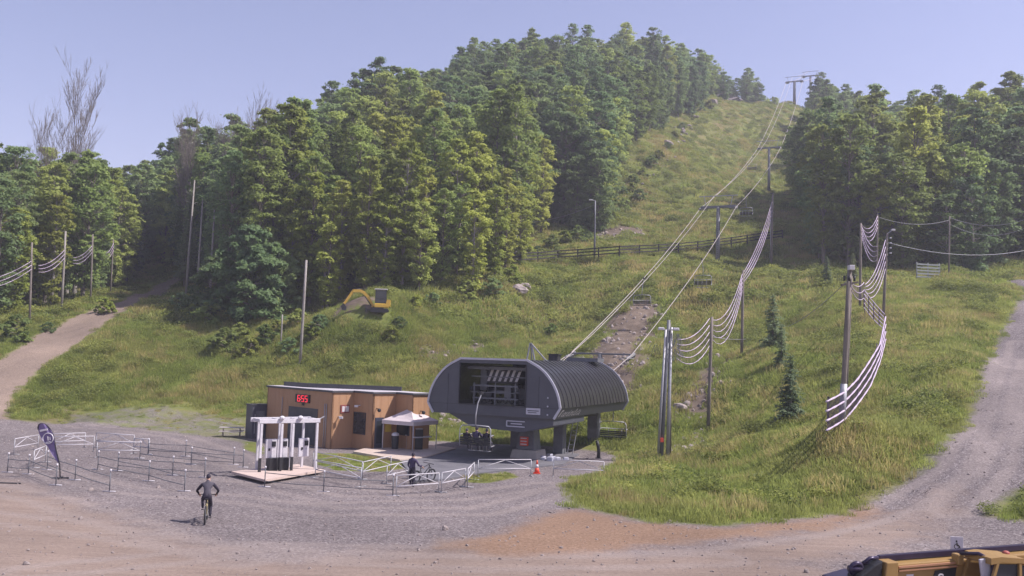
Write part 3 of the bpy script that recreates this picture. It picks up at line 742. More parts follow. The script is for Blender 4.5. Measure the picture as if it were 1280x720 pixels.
for k in range(npan):
    y0 = .12 + (SLEN - .12) * k / npan; y1 = .12 + (SLEN - .12) * (k + 1) / npan
    for nm, pr in (('roof_panel', SPR), ('roof_panel', SP)):
        o = shell(y0 + .015, y1 - .015, pr).build(nm, M_ROOFP, st)
    for pr in (SPR, SP):
        rb = MB(); pts = [Vector((x, y0, z)) for x, z in pr]
        for a, b in zip(pts, pts[1:]): rb.bar(a, b, .07, .12, up=(0, 1, 0))
        rb.build('roof_rib', M_ROOFP, st)
top = MB(); top.box((0, SLEN / 2 + .06, 6.80), (4.86, SLEN - .12, .07)); top.build('roof_top', M_ROOFP, st)
sk = MB()
for s in (-1, 1):
    sk.prism([(s * 4.84, .12, 3.74), (s * 4.45, .12, 3.05), (s * 4.37, .12, 3.09), (s * 4.74, .12, 3.74)], (0, SLEN - .12, 0))
sk.build('lower_skirt', M_GREY, st)
fr = MB()   # front wall around the opening
OX0, OX1, OZ0, OZ1 = -2.5, 2.42, 3.75, 6.52
lefto = [(x, z) for x, z in FULL if x <= OX0 + 1e-6]; righto = [(x, z) for x, z in FULL if x >= OX1 - 1e-6]
def zat(x):
    for a, b in zip(FULL, FULL[1:]):
        if min(a[0], b[0]) <= x <= max(a[0], b[0]) and abs(a[0] - b[0]) > 1e-6 and max(a[1], b[1]) > 4: return a[1] + (b[1] - a[1]) * (x - a[0]) / (b[0] - a[0])
    return 6.82
lp = lefto + [(OX0, zat(OX0)), (OX0, 3.05)]; rp = [(OX1, 3.05), (OX1, zat(OX1))] + righto
for pr in (lp, rp, [(OX0, 3.05), (OX0, OZ0), (OX1, OZ0), (OX1, 3.05)], [(OX0, OZ1), (OX0, 6.82), (OX1, 6.82), (OX1, OZ1)]):
    fr.prism([(x, 0, z) for x, z in pr], (0, .12, 0))
fr.build('front_wall', M_GREY, st)
tr = MB()
pts = [Vector((x, -.02, z)) for x, z in FULL]
for a, b in zip(pts, pts[1:]): tr.bar(a, b, .14, .10, up=(0, 1, 0))
tr.build('front_trim', M_TRIM, st)
tr = MB(); pts = [Vector((x, SLEN, z)) for x, z in FULL]
for a, b in zip(pts, pts[1:]): tr.bar(a, b, .14, .10, up=(0, 1, 0))
tr.build('rear_trim', M_TRIM, st)
of = MB()
for a, b in (((OX0, -.02, OZ0), (OX0, -.02, OZ1)), ((OX1, -.02, OZ0), (OX1, -.02, OZ1)), ((OX0, -.02, OZ0), (OX1, -.02, OZ0))): of.bar(a, b, .1, .06)
of.build('opening_frame', M_DARK, st)
be = MB(); be.prism([(-3.4, .3, 3.05), (-1.6, .3, 2.2), (2.2, .3, 2.05), (4.3, .3, 2.6), (4.3, .3, 3.05)], (0, 6.2, 0)); be.build('belly', M_GREY, st)
be = MB(); be.box((1.9, 10.8, 2.82), (1.4, 9.4, .5)); be.box((-1.9, 10.8, 2.82), (1.4, 9.4, .5)); be.build('under_beam', M_DARK, st)
MX = 1.35
m1 = MB(); m1.box((MX, 3.4, 1.45), (1.35, 1.3, 1.6), taper=(.78, .78)); m1.build('mast', M_COLUMN, st, bevel=.05)
m1 = MB(); m1.box((MX, 3.4, .28), (2.1, 2.0, .75), taper=(.85, .85)); m1.build('mast_footing', M_CONC, st, bevel=.04)
for (x, y, w, z1) in ((2.15, 7.4, .75, 2.6), (2.25, 15.0, .85, 2.75)):
    c = MB(); c.box((x, y, z1 / 2 - .2), (w, w, z1 + .4)); c.build('support_column', M_COLUMN, st, bevel=.03)
c = MB(); c.box((-2.2, 9.6, 1.2), (.8, .8, 2.8)); c.build('support_column', M_COLUMN, st, bevel=.03)
# machinery seen through the opening
mc = MB()
mc.ring((0, 4.2, 4.55), (0, 0, 1), 2.0, .14, 32, 8)
for k in range(8): a = 6.283 * k / 8; mc.bar((0, 4.2, 4.55), (2 * math.cos(a), 4.2 + 2 * math.sin(a), 4.55), .1)
mc.tube([(0, 4.2, 3.6), (0, 4.2, 5.6)], .35, 14)
mc.build('bullwheel', M_STEEL, st, True)
mc = MB()
for z in (4.15, 5.0): mc.bar((-1.9, .9, z), (1.5, .9, z), .10)
for x in (-1.8, -.2, 1.3): mc.bar((x, .9, 3.7), (x, .9, 5.2), .09)
mc.bar((-1.9, .7, 4.55), (1.4, .7, 4.55), .05)
mc.build('service_rail', M_COLUMN, st)
for c_, s_ in (((-.3, 2.6, 5.75), (2.6, 1.4, 1.2)), ((1.6, 2.2, 4.3), (.9, .9, 1.2)), ((-1.1, 1.6, 4.1), (.9, .7, .8))): MB().box(c_, s_).build('drive_housing', M_DARK, st, bevel=.04)
mc = MB()
for i in range(6):
    x = -1.3 + i * .42; mc.add([(x, 1.87, 5.3), (x + .2, 1.87, 5.3), (x + .55, 1.87, 6.2), (x + .35, 1.87, 6.2)], [(0, 1, 2, 3)])
mc.build('stripe_marking', M_WHITE, st)
mc = MB()
for x in (-2.1, 2.1):
    for k in range(12): mc.ring((x, 1.6 + k * 1.1, 4.4), (1, 0, 0), .24, .06, 12, 6)
    mc.bar((x, 1.0, 4.75), (x, 15.0, 4.75), .18, .3)
mc.build('tyre_conveyor', M_BLACK, st, True)
mc = MB()
for k in range(9): mc.ring((-1.9 + k * .46, 1.25, 4.02), (0, 1, 0), .17, .05, 12, 6)
mc.build('guide_wheels', M_BLACK, st, True)
for c_, s_ in (((.55, 1.5, 4.62), (.5, .5, .9)), ((-1.55, 2.0, 5.4), (.5, .4, 1.5)), ((1.95, 1.6, 5.2), (.35, .4, 2.2))): MB().box(c_, s_).build('control_cabinet', M_COLUMN, st, bevel=.02)
mc = MB(); mc.bar((-2.45, 1.2, 6.2), (2.4, 1.2, 6.2), .14, .2); mc.bar((-2.45, 3.4, 6.2), (2.4, 3.4, 6.2), .14, .2); mc.bar((-2.0, .8, 5.62), (2.0, .8, 5.62), .06)
for x in (-1.2, 0, 1.2): mc.bar((x, 1.2, 6.1), (x, 4.2, 6.1), .1, .16)
mc.build('roof_truss', M_COLUMN, st)
for x in (-3.35, 3.35): MB().bar((x, -.006, 3.1), (x, -.006, 5.75), .025, .012).build('panel_seam', M_DARK, st)
MB().bar((-4.6, -.006, 3.72), (4.6, -.006, 3.72), .012, .025).build('panel_seam', M_DARK, st)
for z in (3.3, 3.85, 4.4): MB().ball((4.0, -.02, z), (.06, .03, .06), 8, 6).build('wall_bolt', M_TRIM, st)  # pale unlit bolt heads down the edge of the front wall
bw = MB(); bw.box((0, 9.5, 4.9), (5.4, .08, 3.4)); bw.build('bulkhead', M_DARK, st)
# plates and lettering
pl = MB(); pl.box((3.0, -.035, 3.48), (1.0, .05, .42)); pl.build('name_plate', M_TRIM, st, label='pale name plate on the front wall')
pl = MB(); pl.box((3.0, -.065, 3.52), (.8, .02, .06)); pl.box((2.95, -.065, 3.40), (.6, .02, .05)); pl.build('plate_lettering', M_GREY, st)
pl = MB()
for a, b in (((1.0, .25, 2.75), (2.3, .25, 2.75)), ((1.0, .25, 2.4), (2.3, .25, 2.4)), ((1.0, .25, 2.4), (1.0, .25, 2.75)), ((1.3, .25, 2.58), (2.1, .25, 2.58))): pl.bar(a, b, .06, .07)
pl.build('outline_plate', M_TRIM, st)
pl = MB(); pl.box((MX - .05, 2.66, 1.25), (.55, .2, .6)); pl.build('warning_sign', M_RED, st); pl = MB()
for z in (1.45, 1.25, 1.05): pl.box((MX - .05, 2.55, z), (.45, .03, .07))
pl.build('sign_print', M_WHITE, st)
# word on the side skirt: slanted pale letters (too blurred to read in the photo)
lt = MB(); x0 = .55
for i, (w, h) in enumerate(((.34, .62), (.16, .40), (.20, .42), (.20, .40), (.17, .40), (.12, .55), (.22, .42), (.2, .42), (.18, .6), (.2, .42), (.14, .5), (.2, .42))):
    zb = 3.06
    for s in (1,):
        def sp(f, dy): # point on the skirt face
            return (4.47 + .39 * f + .012, x0 + dy, 3.09 + .62 * f)
        h_ = min(.9, h * 1.4)
        lt.add([sp(.1, 0), sp(.1, w * .45), sp(h_, w * .45 + .1), sp(h_, .1)], [(0, 1, 2, 3)])
        if i % 2 == 0: lt.add([sp(h_ - .18, .1), sp(h_ - .18, w + .05), sp(h_, w + .08), sp(h_, .1)], [(0, 1, 2, 3)])
        if i % 3: lt.add([sp(.1, 0), sp(.1, w), sp(.24, w), sp(.24, 0)], [(0, 1, 2, 3)])
    x0 += w + .16
lt.build('side_lettering', M_WHITE, st)
ld = MB()
for x in (2.9, 3.3): ld.bar((x, 8.4, 3.0), (x - .1, 7.2, -.1), .05)
for k in range(9): f = k / 9 + .06; ld.bar((2.9 - .1 * f, 8.4 - 1.2 * f, 3.0 - 3.1 * f), (3.3 - .1 * f, 8.4 - 1.2 * f, 3.0 - 3.1 * f), .04)
ld.build('ladder', M_STEEL, st)
rt = MB()
for a, b in (((-.5, 7, 6.8), (-.25, 7, 8.1)), ((.15, 7, 6.8), (-.15, 7, 8.1)), ((-.35, 7.6, 6.8), (-.2, 7.05, 8.1)), ((-.2, 7, 8.1), (1.1, 7, 6.8))): rt.bar(a, b, .09)
rt.build('roof_gantry', M_STEEL, st)
rt = MB(); rt.box((1.5, 7.6, 7.05), (.7, .7, .45)); rt.box((1.5, 7.6, 7.32), (.85, .85, .08)); rt.build('roof_vent', M_DARK, st)
rt = MB(); rt.box((2.0, 13.2, 6.98), (2.6, 1.6, .3)); rt.build('roof_hatch', M_COLUMN, st)
rt = MB()
for k in range(6): rt.ring((3.2, SLEN + .2 + .33 * k, 5.1 - .05 * k), (1, 0, 0), .2, .07, 12, 6)
rt.bar((3.2, SLEN - .4, 5.45), (3.2, SLEN + 2.1, 5.3), .2, .25); rt.bar((3.35, SLEN + 1.0, 4.3), (3.35, SLEN + .2, 6.2), .1)
rt.build('exit_sheaves', M_STEEL, st, True)
for k in range(9): MB().box((MX + rng.uniform(.9, 3.0), 2.4 + rng.uniform(-.3, 2.2), .16), tuple(rng.uniform(.2, .45, 3)), rng.uniform(0, 3)).build('sandbag', M_TRIM, st, bevel=.06)

# ------------------------------------------------------------------ chairs
def chair_parts(t):
    s = MB(); s.box((0, .05, .0), (2.2, .46, .07)); s.build('seat', M_BLACK, t, bevel=.02)
    s = MB()
    for k in range(3): s.box((0, -.21 - .02 * k, .16 + .14 * k), (2.2, .05, .11))
    s.build('backrest', M_BLACK, t, bevel=.015)
    s = MB(); w = 1.12
    for x in (-w, w): s.tube([(x, .3, -.02), (x, -.2, -.06), (x, -.28, .5), (x * .98, -.26, 1.05), (x * .85, -.22, 1.22)], .036, 6)
    s.tube([(-w * .85, -.22, 1.22), (0, -.22, 1.27), (w * .85, -.22, 1.22)], .04, 6); s.build('bail', M_STEEL, t, True)
    s = MB(); s.tube([(0, -.22, 1.25), (0, -.25, 1.9), (.05, -.1, 2.7), (.12, .15, 3.15), (.12, .2, 3.3)], .042, 6); s.build('hanger', M_STEEL, t, True)
    s = MB(); s.box((.12, .2, 3.34), (.16, .5, .18)); s.build('grip', M_DARK, t, bevel=.02)
    s = MB()
    for x in (-.55, 0, .55): s.tube([(x, .35, .62), (x, .42, .1), (x, .45, -.42)], .025, 5)
    s.tube([(-w, -.2, .62), (-w * .95, .35, .64), (w * .95, .35, .64), (w, -.2, .62)], .03, 6)
    for x in (-.55, 0, .55): s.bar((x - .25, .45, -.42), (x + .25, .45, -.42), .05)
    s.build('footrest_bar', M_STEEL, t, True)
    return t
def slocal(x, y, z): return ST0 + LPERP * x + LDIR * y + Vector((0, 0, z))

# towers on the lift line
def tower(px, py_base, d, py_arm, label, arm=3.0, frame=True, colr=.38):
    b = P(px, py_base, d); g = gz(b[0], b[1]); za = P(px, py_arm, d)[2]
    t = thing('lift_tower', label, 'lift tower', (b[0], b[1], g), LRZ, 'lift towers'); h = za - g
    mb = MB(); mb.tube([(0, 0, -.5), (0, 0, h)], [colr, colr * .8], 12); mb.build('column', M_COLUMN, t, True)
    mb = MB(); mb.box((0, 0, h + .05), (2 * arm, .42 if frame else .2, .40 if frame else .16)); mb.build('crossarm', M_COLUMN, t, bevel=.03)
    for s in (-1, 1):
        mb = MB(); mb.bar((s * arm, -1.3, h - .35), (s * arm, 1.3, h - .35 + .5), .14, .2)
        mb.build('sheave_beam', M_STEEL, t)
        mb = MB()
        for k in range(6): y = -1.25 + k * .5; mb.ring((s * arm, y, h - .2 + .19 * y), (1, 0, 0), .17, .06, 12, 5)
        mb.build('sheave_wheels', M_DARK, t, True)
        mb = MB(); mb.box((s * (arm - .5), 0, h - .3), (1.2, 1.7, .05)); mb.build('catwalk', M_STEEL, t)
    if frame:
        mb = MB()
        for s in (-1, 1): mb.bar((s * (arm - .9), 0, h + .2), (s * (arm - .5), 0, h + 1.9), .1)
        mb.bar((-arm - .3, 0, h + 1.9), (arm + .3, 0, h + 1.9), .14); mb.build('lifting_frame', M_STEEL, t)
    mb = MB()
    for x in (-.14, .14): mb.bar((x, -colr - .05, .4), (x, -colr * .8 - .05, h - .2), .03)
    for k in range(int(h / .35)): mb.bar((-.14, -colr - .05, .5 + .35 * k), (.14, -colr - .05, .5 + .35 * k), .025)
    mb.build('climbing_ladder', M_STEEL, t)
    return Vector((b[0], b[1], za))
TW = [tower(749, 500, 82, 443, 'low lift tower crossarm just behind the terminal roof', 2.9, False, .22),
      tower(897, 332, 146, 259, 'grey T-shaped lift tower on the shelf in front of the dark fence', 2.9),
      tower(961, 242, 228, 185, 'lift tower halfway up the grassy run', 2.9),
      tower(993, 131, 322, 102, 'dark lift tower against the sky at the top of the run', 3.1, True, .55),
      tower(1013, 122, 352, 95, 'farthest lift tower rising behind the treetops on the ridge', 3.1, True, .5)]
def rope(side, z0, name, label, lift=0, r=.035, sag=.012, xo=0):
    ps = [slocal(side * 2.95 + xo, 13.5, z0)] + [p + LPERP * (side * 2.95 + xo) + Vector((0, 0, -.02 + lift)) for p in TW]
    pts = []
    for a, b in zip(ps, ps[1:]):
        L = (b - a).length
        for k in range(10): f = k / 10; q = a.lerp(b, f); q.z -= sag * L * 4 * f * (1 - f) * (1 if L > 30 else 0); pts.append(q)
    pts.append(ps[-1] + Vector((0, 0, 0)))
    mb = MB(); rr = [r * (1 + (p.y - 70) / 260) for p in pts]
    mb.tube(pts, rr, 6)
    o = mb.build(name, M_ROPE, None, True); tag(o, label, 'cable'); return pts
RL = rope(-1, 5.2, 'haul_rope', 'pale haul rope on the side of the lift towards the wood behind the excavator')
RR = rope(1, 5.1, 'haul_rope', 'pale haul rope on the side of the lift towards the striped net poles')
rope(-1, 6.2, 'signal_cable', 'second thinner cable strung above the haul rope on the tower frames', 1.9, .028, .012, 2.2)
def rope_at(pts, y):
    for a, b in zip(pts, pts[1:]):
        if a.y <= y <= b.y: return a.lerp(b, (y - a.y) / max(1e-6, b.y - a.y))
    return pts[-1]
ch0 = thing('lift_chair', 'x', 'chair', (0, 0, 0), LRZ, 'lift chairs'); chair_parts(ch0)
def put_chair(o, p, rz, label): o.location = p; o.rotation_euler = (0, 0, rz); o['label'] = label; return o
cp = slocal(-.15, -1.9, 1.25)
put_chair(ch0, cp, LRZ, 'lift chair carrying three seated people under the terminal front')
c2 = put_chair(copy_tree(ch0), P(767, 546, 72.5), LRZ, 'empty lift chair hanging low just behind the terminal rear column')
def hang(pts, y, label, rz=LRZ):
    q = rope_at(pts, y); return put_chair(copy_tree(ch0), q + Vector((-.12, -.2, -3.36)), rz, label)
hang(RL, 110, 'empty lift chair with its bench seen edge on above the gravelly bank')
hang(RR, 116, 'empty lift chair with pale bail hanging in front of the shaded grass', LRZ + math.pi)
hang(RR, 158, 'empty lift chair just past the T-shaped tower in front of the fence', LRZ + math.pi)
hang(RL, 218, 'small distant lift chair high on the run below the halfway tower')

# ------------------------------------------------------------------ ticket building
M_CLAD = mat('brown_cladding', (.36, .205, .115), (.41, .24, .138), 1.2, .6, bump=.1, bscale=3, stretch=(3, 3, .3))
M_ROOFW = mat('pale_roof_membrane', (.38, .36, .39), (.48, .46, .49), .8, .7)
M_FASC = mat('dark_fascia', (.05, .05, .06), (.075, .075, .085), 2, .5)
M_NAVY = mat('navy_door', (.035, .04, .065), (.05, .055, .08), 2, .4)
M_LED = mat('red_led', (.8, .02, .03), None, 2, .5, emit=(1, .05, .09, .7))
c0 = PZ(413, 561, 0); Rv = Vector((.707, .707, 0)); Lv = Vector((-.707, .707, 0)); WH = 4.05
bt = thing('ticket_building', 'brown clad flat roofed building with a stepped front and red clock', 'building', c0)
O_ = Vector((0, 0, 0)); p1 = O_ + Rv * 1.85; p2 = p1 - Lv * 2.45; p3 = p2 + Rv * 2.05; p4 = p3 - Lv * 2.0; p5 = p4 + Rv * 1.6
bB = O_ + Lv * 9.2; p6 = p5 + Lv * (9.2 + 2.45 + 2.0)
foot = [O_, p1, p2, p3, p4, p5, p6, bB]
cen = sum(foot, Vector()) / len(foot)
def seg_wall(a, b, name='wall'):
    n = Vector((b.y - a.y, -(b.x - a.x), 0)).normalized()
    mb = MB(); L = (b - a).length; k = max(1, round(L / .6)); t = (b - a).normalized()
    mb.prism([a - Vector((0, 0, .2)), b - Vector((0, 0, .2)), b - n * .12 - Vector((0, 0, .2)), a - n * .12 - Vector((0, 0, .2))], (0, 0, WH + .2))
    for i in range(1, k):   # standing seams of the cladding
        mb.bar(a + t * (L * i / k) + n * .001 + Vector((0, 0, .02)), a + t * (L * i / k) + n * .001 + Vector((0, 0, WH - .04)), .02, .006)
    return mb.build(name, M_CLAD, bt)
for a, b in zip(foot, foot[1:] + foot[:1]): seg_wall(a, b)
def grow(poly, k):
    out_ = []
    n = len(poly)
    for i in range(n):
        a, b, c = poly[i - 1], poly[i], poly[(i + 1) % n]
        n1 = Vector((b.y - a.y, -(b.x - a.x), 0)).normalized(); n2 = Vector((c.y - b.y, -(c.x - b.x), 0)).normalized()
        out_.append(b + n1 * k + n2 * k)
    return out_
rf = MB(); rf.prism([v + Vector((0, 0, WH)) for v in grow(foot, .10)], (0, 0, .13)); roof = rf.build('roof', M_FASC, bt)
rf = MB(); rf.prism([v + Vector((0, 0, WH + .132)) for v in grow(foot, .04)], (0, 0, .02)); rf.build('membrane', M_ROOFW, roof)
pp = MB(); a = p5 + Lv * 3.2; b = p6; ins = O_ + Lv * 5.2 + Rv * 1.2
pp.bar(ins + Vector((0, 0, WH + .3)), a + Vector((0, 0, WH + .3)) - Rv * .2, .18, .36)
pp.bar(ins + Vector((0, 0, WH + .3)), bB - Lv * .5 + Rv * 1.2 + Vector((0, 0, WH + .3)), .18, .36); pp.build('parapet', M_FASC, roof)
def on_wall(a, b, f0, f1, z0, z1, name, material, out=.03, parent=None, th=.05):
    t = (b - a); n = Vector((t.y, -t.x, 0)).normalized(); q0 = a + t * f0; q1 = a + t * f1
    mb = MB(); mb.prism([q0 + n * out + Vector((0, 0, z0)), q1 + n * out + Vector((0, 0, z0)), q1 + n * out + Vector((0, 0, z1)), q0 + n * out + Vector((0, 0, z1))], -n * th)
    return mb.build(name, material, parent or bt)
def window(a, b, f0, f1, z0, z1):
    w = on_wall(a, b, f0, f1, z0, z1, 'window', M_DARK, .05, th=.08)
    L = (b - a).length; e = .07 / L
    on_wall(a, b, f0 + e, f1 - e, z0 + .07, z1 - .07, 'pane', M_GLASS, .062, w, .03)
window(p1, p2, .06, .66, 1.05, 2.65); window(p3, p4, .12, .86, 1.1, 2.2)
dr = on_wall(p2, p3, .10, .46, .02, 2.35, 'door', M_NAVY, .05); on_wall(p2, p3, .16, .40, .5, 2.1, 'pane', M_GLASS, .062, dr, .03)
on_wall(p2, p3, .55, .82, 1.3, 2.2, 'poster', mat('yellow_poster', (.60, .42, .05), (.68, .50, .08), 2, .6), .04)
sg = on_wall(O_, p1, .38, .80, 2.55, 3.15, 'sign_board', mat('maroon_sign', (.20, .05, .05), (.26, .08, .07), 2, .5), .06)
on_wall(O_, p1, .44, .56, 2.65, 3.05, 'sign_panel', M_WHITE, .075, sg, .02); on_wall(O_, p1, .60, .76, 2.65, 3.05, 'sign_panel', M_WHITE, .075, sg, .02)
def bracket_lamp(a, b, f, z):
    t = (b - a); n = Vector((t.y, -t.x, 0)).normalized(); q = a + t * f + Vector((0, 0, z))
    mb = MB(); mb.bar(q, q + n * .3, .06); mb.box(q + n * .35 + Vector((0, 0, -.05)), (.26, .2, .16)); mb.build('wall_lamp', M_WHITE, bt)
bracket_lamp(p1, p2, .35, 3.15); bracket_lamp(O_, p1, .3, 2.3)
def camera_unit(a, b, f, z):
    t = (b - a); n = Vector((t.y, -t.x, 0)).normalized(); q = a + t * f + Vector((0, 0, z))
    mb = MB(); mb.bar(q, q + n * .28, .05); mb.ball(q + n * .34 + Vector((0, 0, -.1)), .14, 8, 6); mb.build('wall_camera', M_BLACK, bt)
camera_unit(p2, p3, .14, 3.0); camera_unit(p4, p5, .45, 2.9)
# left wall: wide dark shop opening, clock, conduits
gd = on_wall(bB, O_, .36, .80, .02, 2.75, 'shop_front', M_FASC, .04)
for f in (.37, .47, .57, .67): on_wall(bB, O_, f + .008, f + .092, .1, 2.3, 'pane', M_NAVY, .055, gd, .03)
cl = on_wall(bB, O_, .47, .68, 3.12, 3.72, 'clock_display', M_BLACK, .12, th=.12)
t = (O_ - bB); L = t.length; t = t.normalized(); n = Vector((t.y, -t.x, 0)); sgm = MB()
SEG = {'6': 'abcdefg'.replace('b', ''), '5': 'afgcd'}
def digit(x, ch):
    w, h = .30, .44; z0 = 3.20; k = .06
    box = {'a': (0, h, w, h), 'g': (0, h / 2, w, h / 2), 'd': (0, 0, w, 0), 'f': (0, h / 2, 0, h), 'e': (0, 0, 0, h / 2), 'b': (w, h / 2, w, h), 'c': (w, 0, w, h / 2)}
    for s in SEG[ch]:
        a0, b0, a1, b1 = box[s]; q = bB + t * (x + a0) + n * .135 + Vector((0, 0, z0 + b0)); q2 = bB + t * (x + a1) + n * .135 + Vector((0, 0, z0 + b1)); sgm.bar(q, q2, .045, .045)
bx = L * .47
digit(bx + .38, '6'); digit(bx + .92, '5'); digit(bx + 1.40, '5')
for z in (3.33, 3.52): sgm.box(bB + t * (bx + .80) + n * .13 + Vector((0, 0, z)), (.06, .06, .06))
sgm.build('clock_digits', M_LED, cl)
on_wall(bB, O_, .57, .60, 2.9, 3.1, 'clock_bracket', M_BLACK, .1)
cd = MB()
for f in (.905, .93): q = bB + t * (L * f) + n * .07; cd.tube([q + Vector((0, 0, 0)), q + Vector((0, 0, 3.2))], .03, 6)
q = bB + t * (L * .26) + n * .07; cd.tube([q + Vector((0, 0, 1.5)), q + Vector((0, 0, 3.4))], .025, 6)
cd.build('conduit', M_STEEL, bt, True)
on_wall(p4, p5, .04, .96, 1.0, 1.08, 'counter_shelf', M_WHITE, .4, th=.4)

# dark utility shed
q = PZ(318, 548, 0)
sh = thing('utility_shed', 'narrow dark grey box shed beside the end of the brown building', 'shed', (q[0], q[1] + .7, 0), R(40))
MB().box((0, 0, 1.3), (1.5, 1.2, 2.6)).build('body', M_GREY, sh, bevel=.02); MB().box((0, 0, 2.64), (1.62, 1.32, .08)).build('lid', M_FASC, sh)
MB().box((-.1, -.62, 1.15), (.7, .05, 2.0)).build('door', M_COLUMN, sh); MB().bar((-.55, -.66, .4), (-.55, -.66, 1.9), .05).build('door_bar', M_STEEL, sh)

# ------------------------------------------------------------------ pads and deck
def slab(name, poly, z, th, material, label, cat):
    pts = [PZ(x, y, z) for x, y in poly]
    o = MB().prism([(p[0], p[1], z - th) for p in pts][::-1] if False else [(p[0], p[1], z - th) for p in pts], (0, 0, th)).build(name, material); structure(o, label, cat); return o
slab('concrete_pad', [(441, 564), (500, 574.5), (533, 570.5), (570, 560), (540, 556), (470, 556.5)], .16, .5, M_PAD, 'tan concrete pad in front of the ticket counter', 'pad')
slab('asphalt_pad', [(500, 575.6), (520, 601), (560, 598), (600, 591), (660, 584), (704, 580), (724, 567), (640, 557), (572, 560.2), (534, 571.3)], .09, .4, M_ASPH, 'dark paved loading area under the terminal front', 'pavement')
M_DECK = mat('pale_deck_wood', (.44, .34, .30), (.56, .45, .40), 2.0, .8, bump=.3, stretch=(1, 6, 1))
dk = slab('gate_deck', [(289, 589), (331, 599.5), (405, 587), (372, 580)], .28, .12, M_DECK, 'low pale wooden deck under the white access gates', 'deck')
# ------------------------------------------------------------------ access gates
ga = PZ(324, 590, .28); gb = PZ(394, 586.5, .28); gd_ = Vector(gb - ga); gl = gd_.length; gang = math.atan2(gd_.y, gd_.x)
gt = thing('access_gate', 'white portal frame with three ticket reader panels on a wooden deck', 'ticket gate', ga, gang)
GH = 2.75; dep = 1.35
for y in (0, dep):
    MB().bar((-.15, y, GH), (gl + .15, y, GH), .12, .24).build('beam', M_WHITE, gt, bevel=.015)
for x in (0, gl * .34, gl * .67, gl): MB().bar((x, .09, GH + .02), (x, dep - .09, GH + .02), .10, .16).build('cross_beam', M_WHITE, gt)
for i, f in enumerate((0, .36, .56, 1.0)):
    p = MB().bar((gl * f, 0, .75), (gl * f, 0, GH - .15), .13, .13).build('post', M_WHITE, gt, bevel=.01)
    MB().bar((gl * f, 0, -.05), (gl * f, 0, .75), .13, .13).build('post_foot', M_BLACK if i in (0, 1, 2) else M_WHITE, p)
for f in (.10, .48, .70, .92): MB().bar((gl * f, dep, -.05), (gl * f, dep, GH - .12), .12, .12).build('post', M_WHITE, gt, bevel=.01)
for f in (.24, .44, .83):
    pn = MB().box((gl * f, .5, 1.2), (.62, .14, 1.05)).build('reader_panel', M_WHITE, gt, bevel=.03)
    MB().box((gl * f + .13, .41, 1.45), (.22, .05, .28)).build('reader_screen', M_BLACK, pn); MB().box((gl * f - .12, .415, 1.15), (.1, .03, .14)).build('reader_button', M_DARK, pn)
for f in (.27, .47): MB().box((gl * f, .5, .33), (.5, .55, .72)).build('gate_cabinet', M_BLACK, gt, bevel=.03)
MB().bar((gl, 0, GH + .02), (gl + .45, .1, GH + .22), .05).build('gate_antenna', M_STEEL, gt)
for x in (gl * .34, gl * .67): MB().ball((x, -.12, GH + .18), (.16, .12, .12), 8, 6).build('gate_lamp', M_WHITE, gt)
# ------------------------------------------------------------------ pop-up tent and what is under it
tf = PZ(515.5, 564.5, .16); ta = R(148)
tn = thing('canopy_tent', 'pale pop-up canopy tent on four white legs by the ticket counter', 'tent', tf, ta)
W = 2.75; M_CAN = mat('lilac_canvas', (.48, .42, .44), (.56, .50, .52), 1.5, .8)
for x, y in ((0, 0), (W, 0), (0, -W), (W, -W)): MB().tube([(x, y, 0), (x * 1.0, y, 2.05)], .035, 6).build('leg', M_PIPE, tn, True)
cn = MB(); e = .08; z0 = 2.05; cs = [(-e, e, z0), (W + e, e, z0), (W + e, -W - e, z0), (-e, -W - e, z0)]; ap = (W / 2, -W / 2, 2.95)
N_ = 6; vs = []; 
for s in range(4):
    a, b = Vector(cs[s]), Vector(cs[(s + 1) % 4]); A = Vector(ap); o = []
    mid = a.lerp(b, .5)
    sagp = lambda f, g: (a.lerp(b, f)).lerp(A, g) + Vector((0, 0, -.10 * math.sin(math.pi * g) * math.sin(math.pi * f) - .04 * math.sin(math.pi * g)))
    grid_ = [[sagp(i / 4, j / 4) for i in range(5)] for j in range(5)]
    v = [p for r_ in grid_ for p in r_]; cn.add(v, [(j * 5 + i, j * 5 + i + 1, (j + 1) * 5 + i + 1, (j + 1) * 5 + i) for j in range(4) for i in range(4)])
    cn.add([a, b, b + Vector((0, 0, -.26)), a + Vector((0, 0, -.26))], [(0, 1, 2, 3)])
co = cn.build('canopy', M_CAN, tn); sm = co.modifiers.new('solid', 'SOLIDIFY'); sm.thickness = .012
tb_ = MB()
for a, b in (((0, 0, 1.95), (W, 0, 1.95)), ((0, -W, 1.95), (W, -W, 1.95)), ((0, 0, 1.95), (0, -W, 1.95)), ((W, 0, 1.95), (W, -W, 1.95))): tb_.bar(a, b, .03)
tb_.build('truss', M_PIPE, tn)
q = PZ(522, 562, .16); b = thing('speaker_cabinet', 'tall black cabinet with a white top beside a tent leg', 'cabinet', (q[0], q[1] + .3, .16), R(20))
MB().box((0, 0, .72), (.55, .5, 1.44)).build('body', M_BLACK, b, bevel=.02); MB().box((0, 0, 1.47), (.5, .46, .06)).build('top', M_WHITE, b)
q = PZ(493, 561.5, .16); b = thing('waste_bin', 'slim dark bin with a rounded white lid under the tent', 'bin', (q[0], q[1] + .2, .16))
MB().tube([(0, 0, 0), (0, 0, .05), (0, 0, .95)], [.2, .24, .27], 12).build('body', M_DARK, b); MB().ball((0, 0, 1.0), (.28, .28, .2), 12, 8).build('lid', M_WHITE, b, True)
q = PZ(512, 562, .16); b = thing('folding_table', 'small table with a dark cloth standing under the tent', 'table', (q[0] + .1, q[1] + .9, .16), R(20))
MB().box((0, 0, .98), (1.2, .6, .05)).build('tabletop', M_WHITE, b)
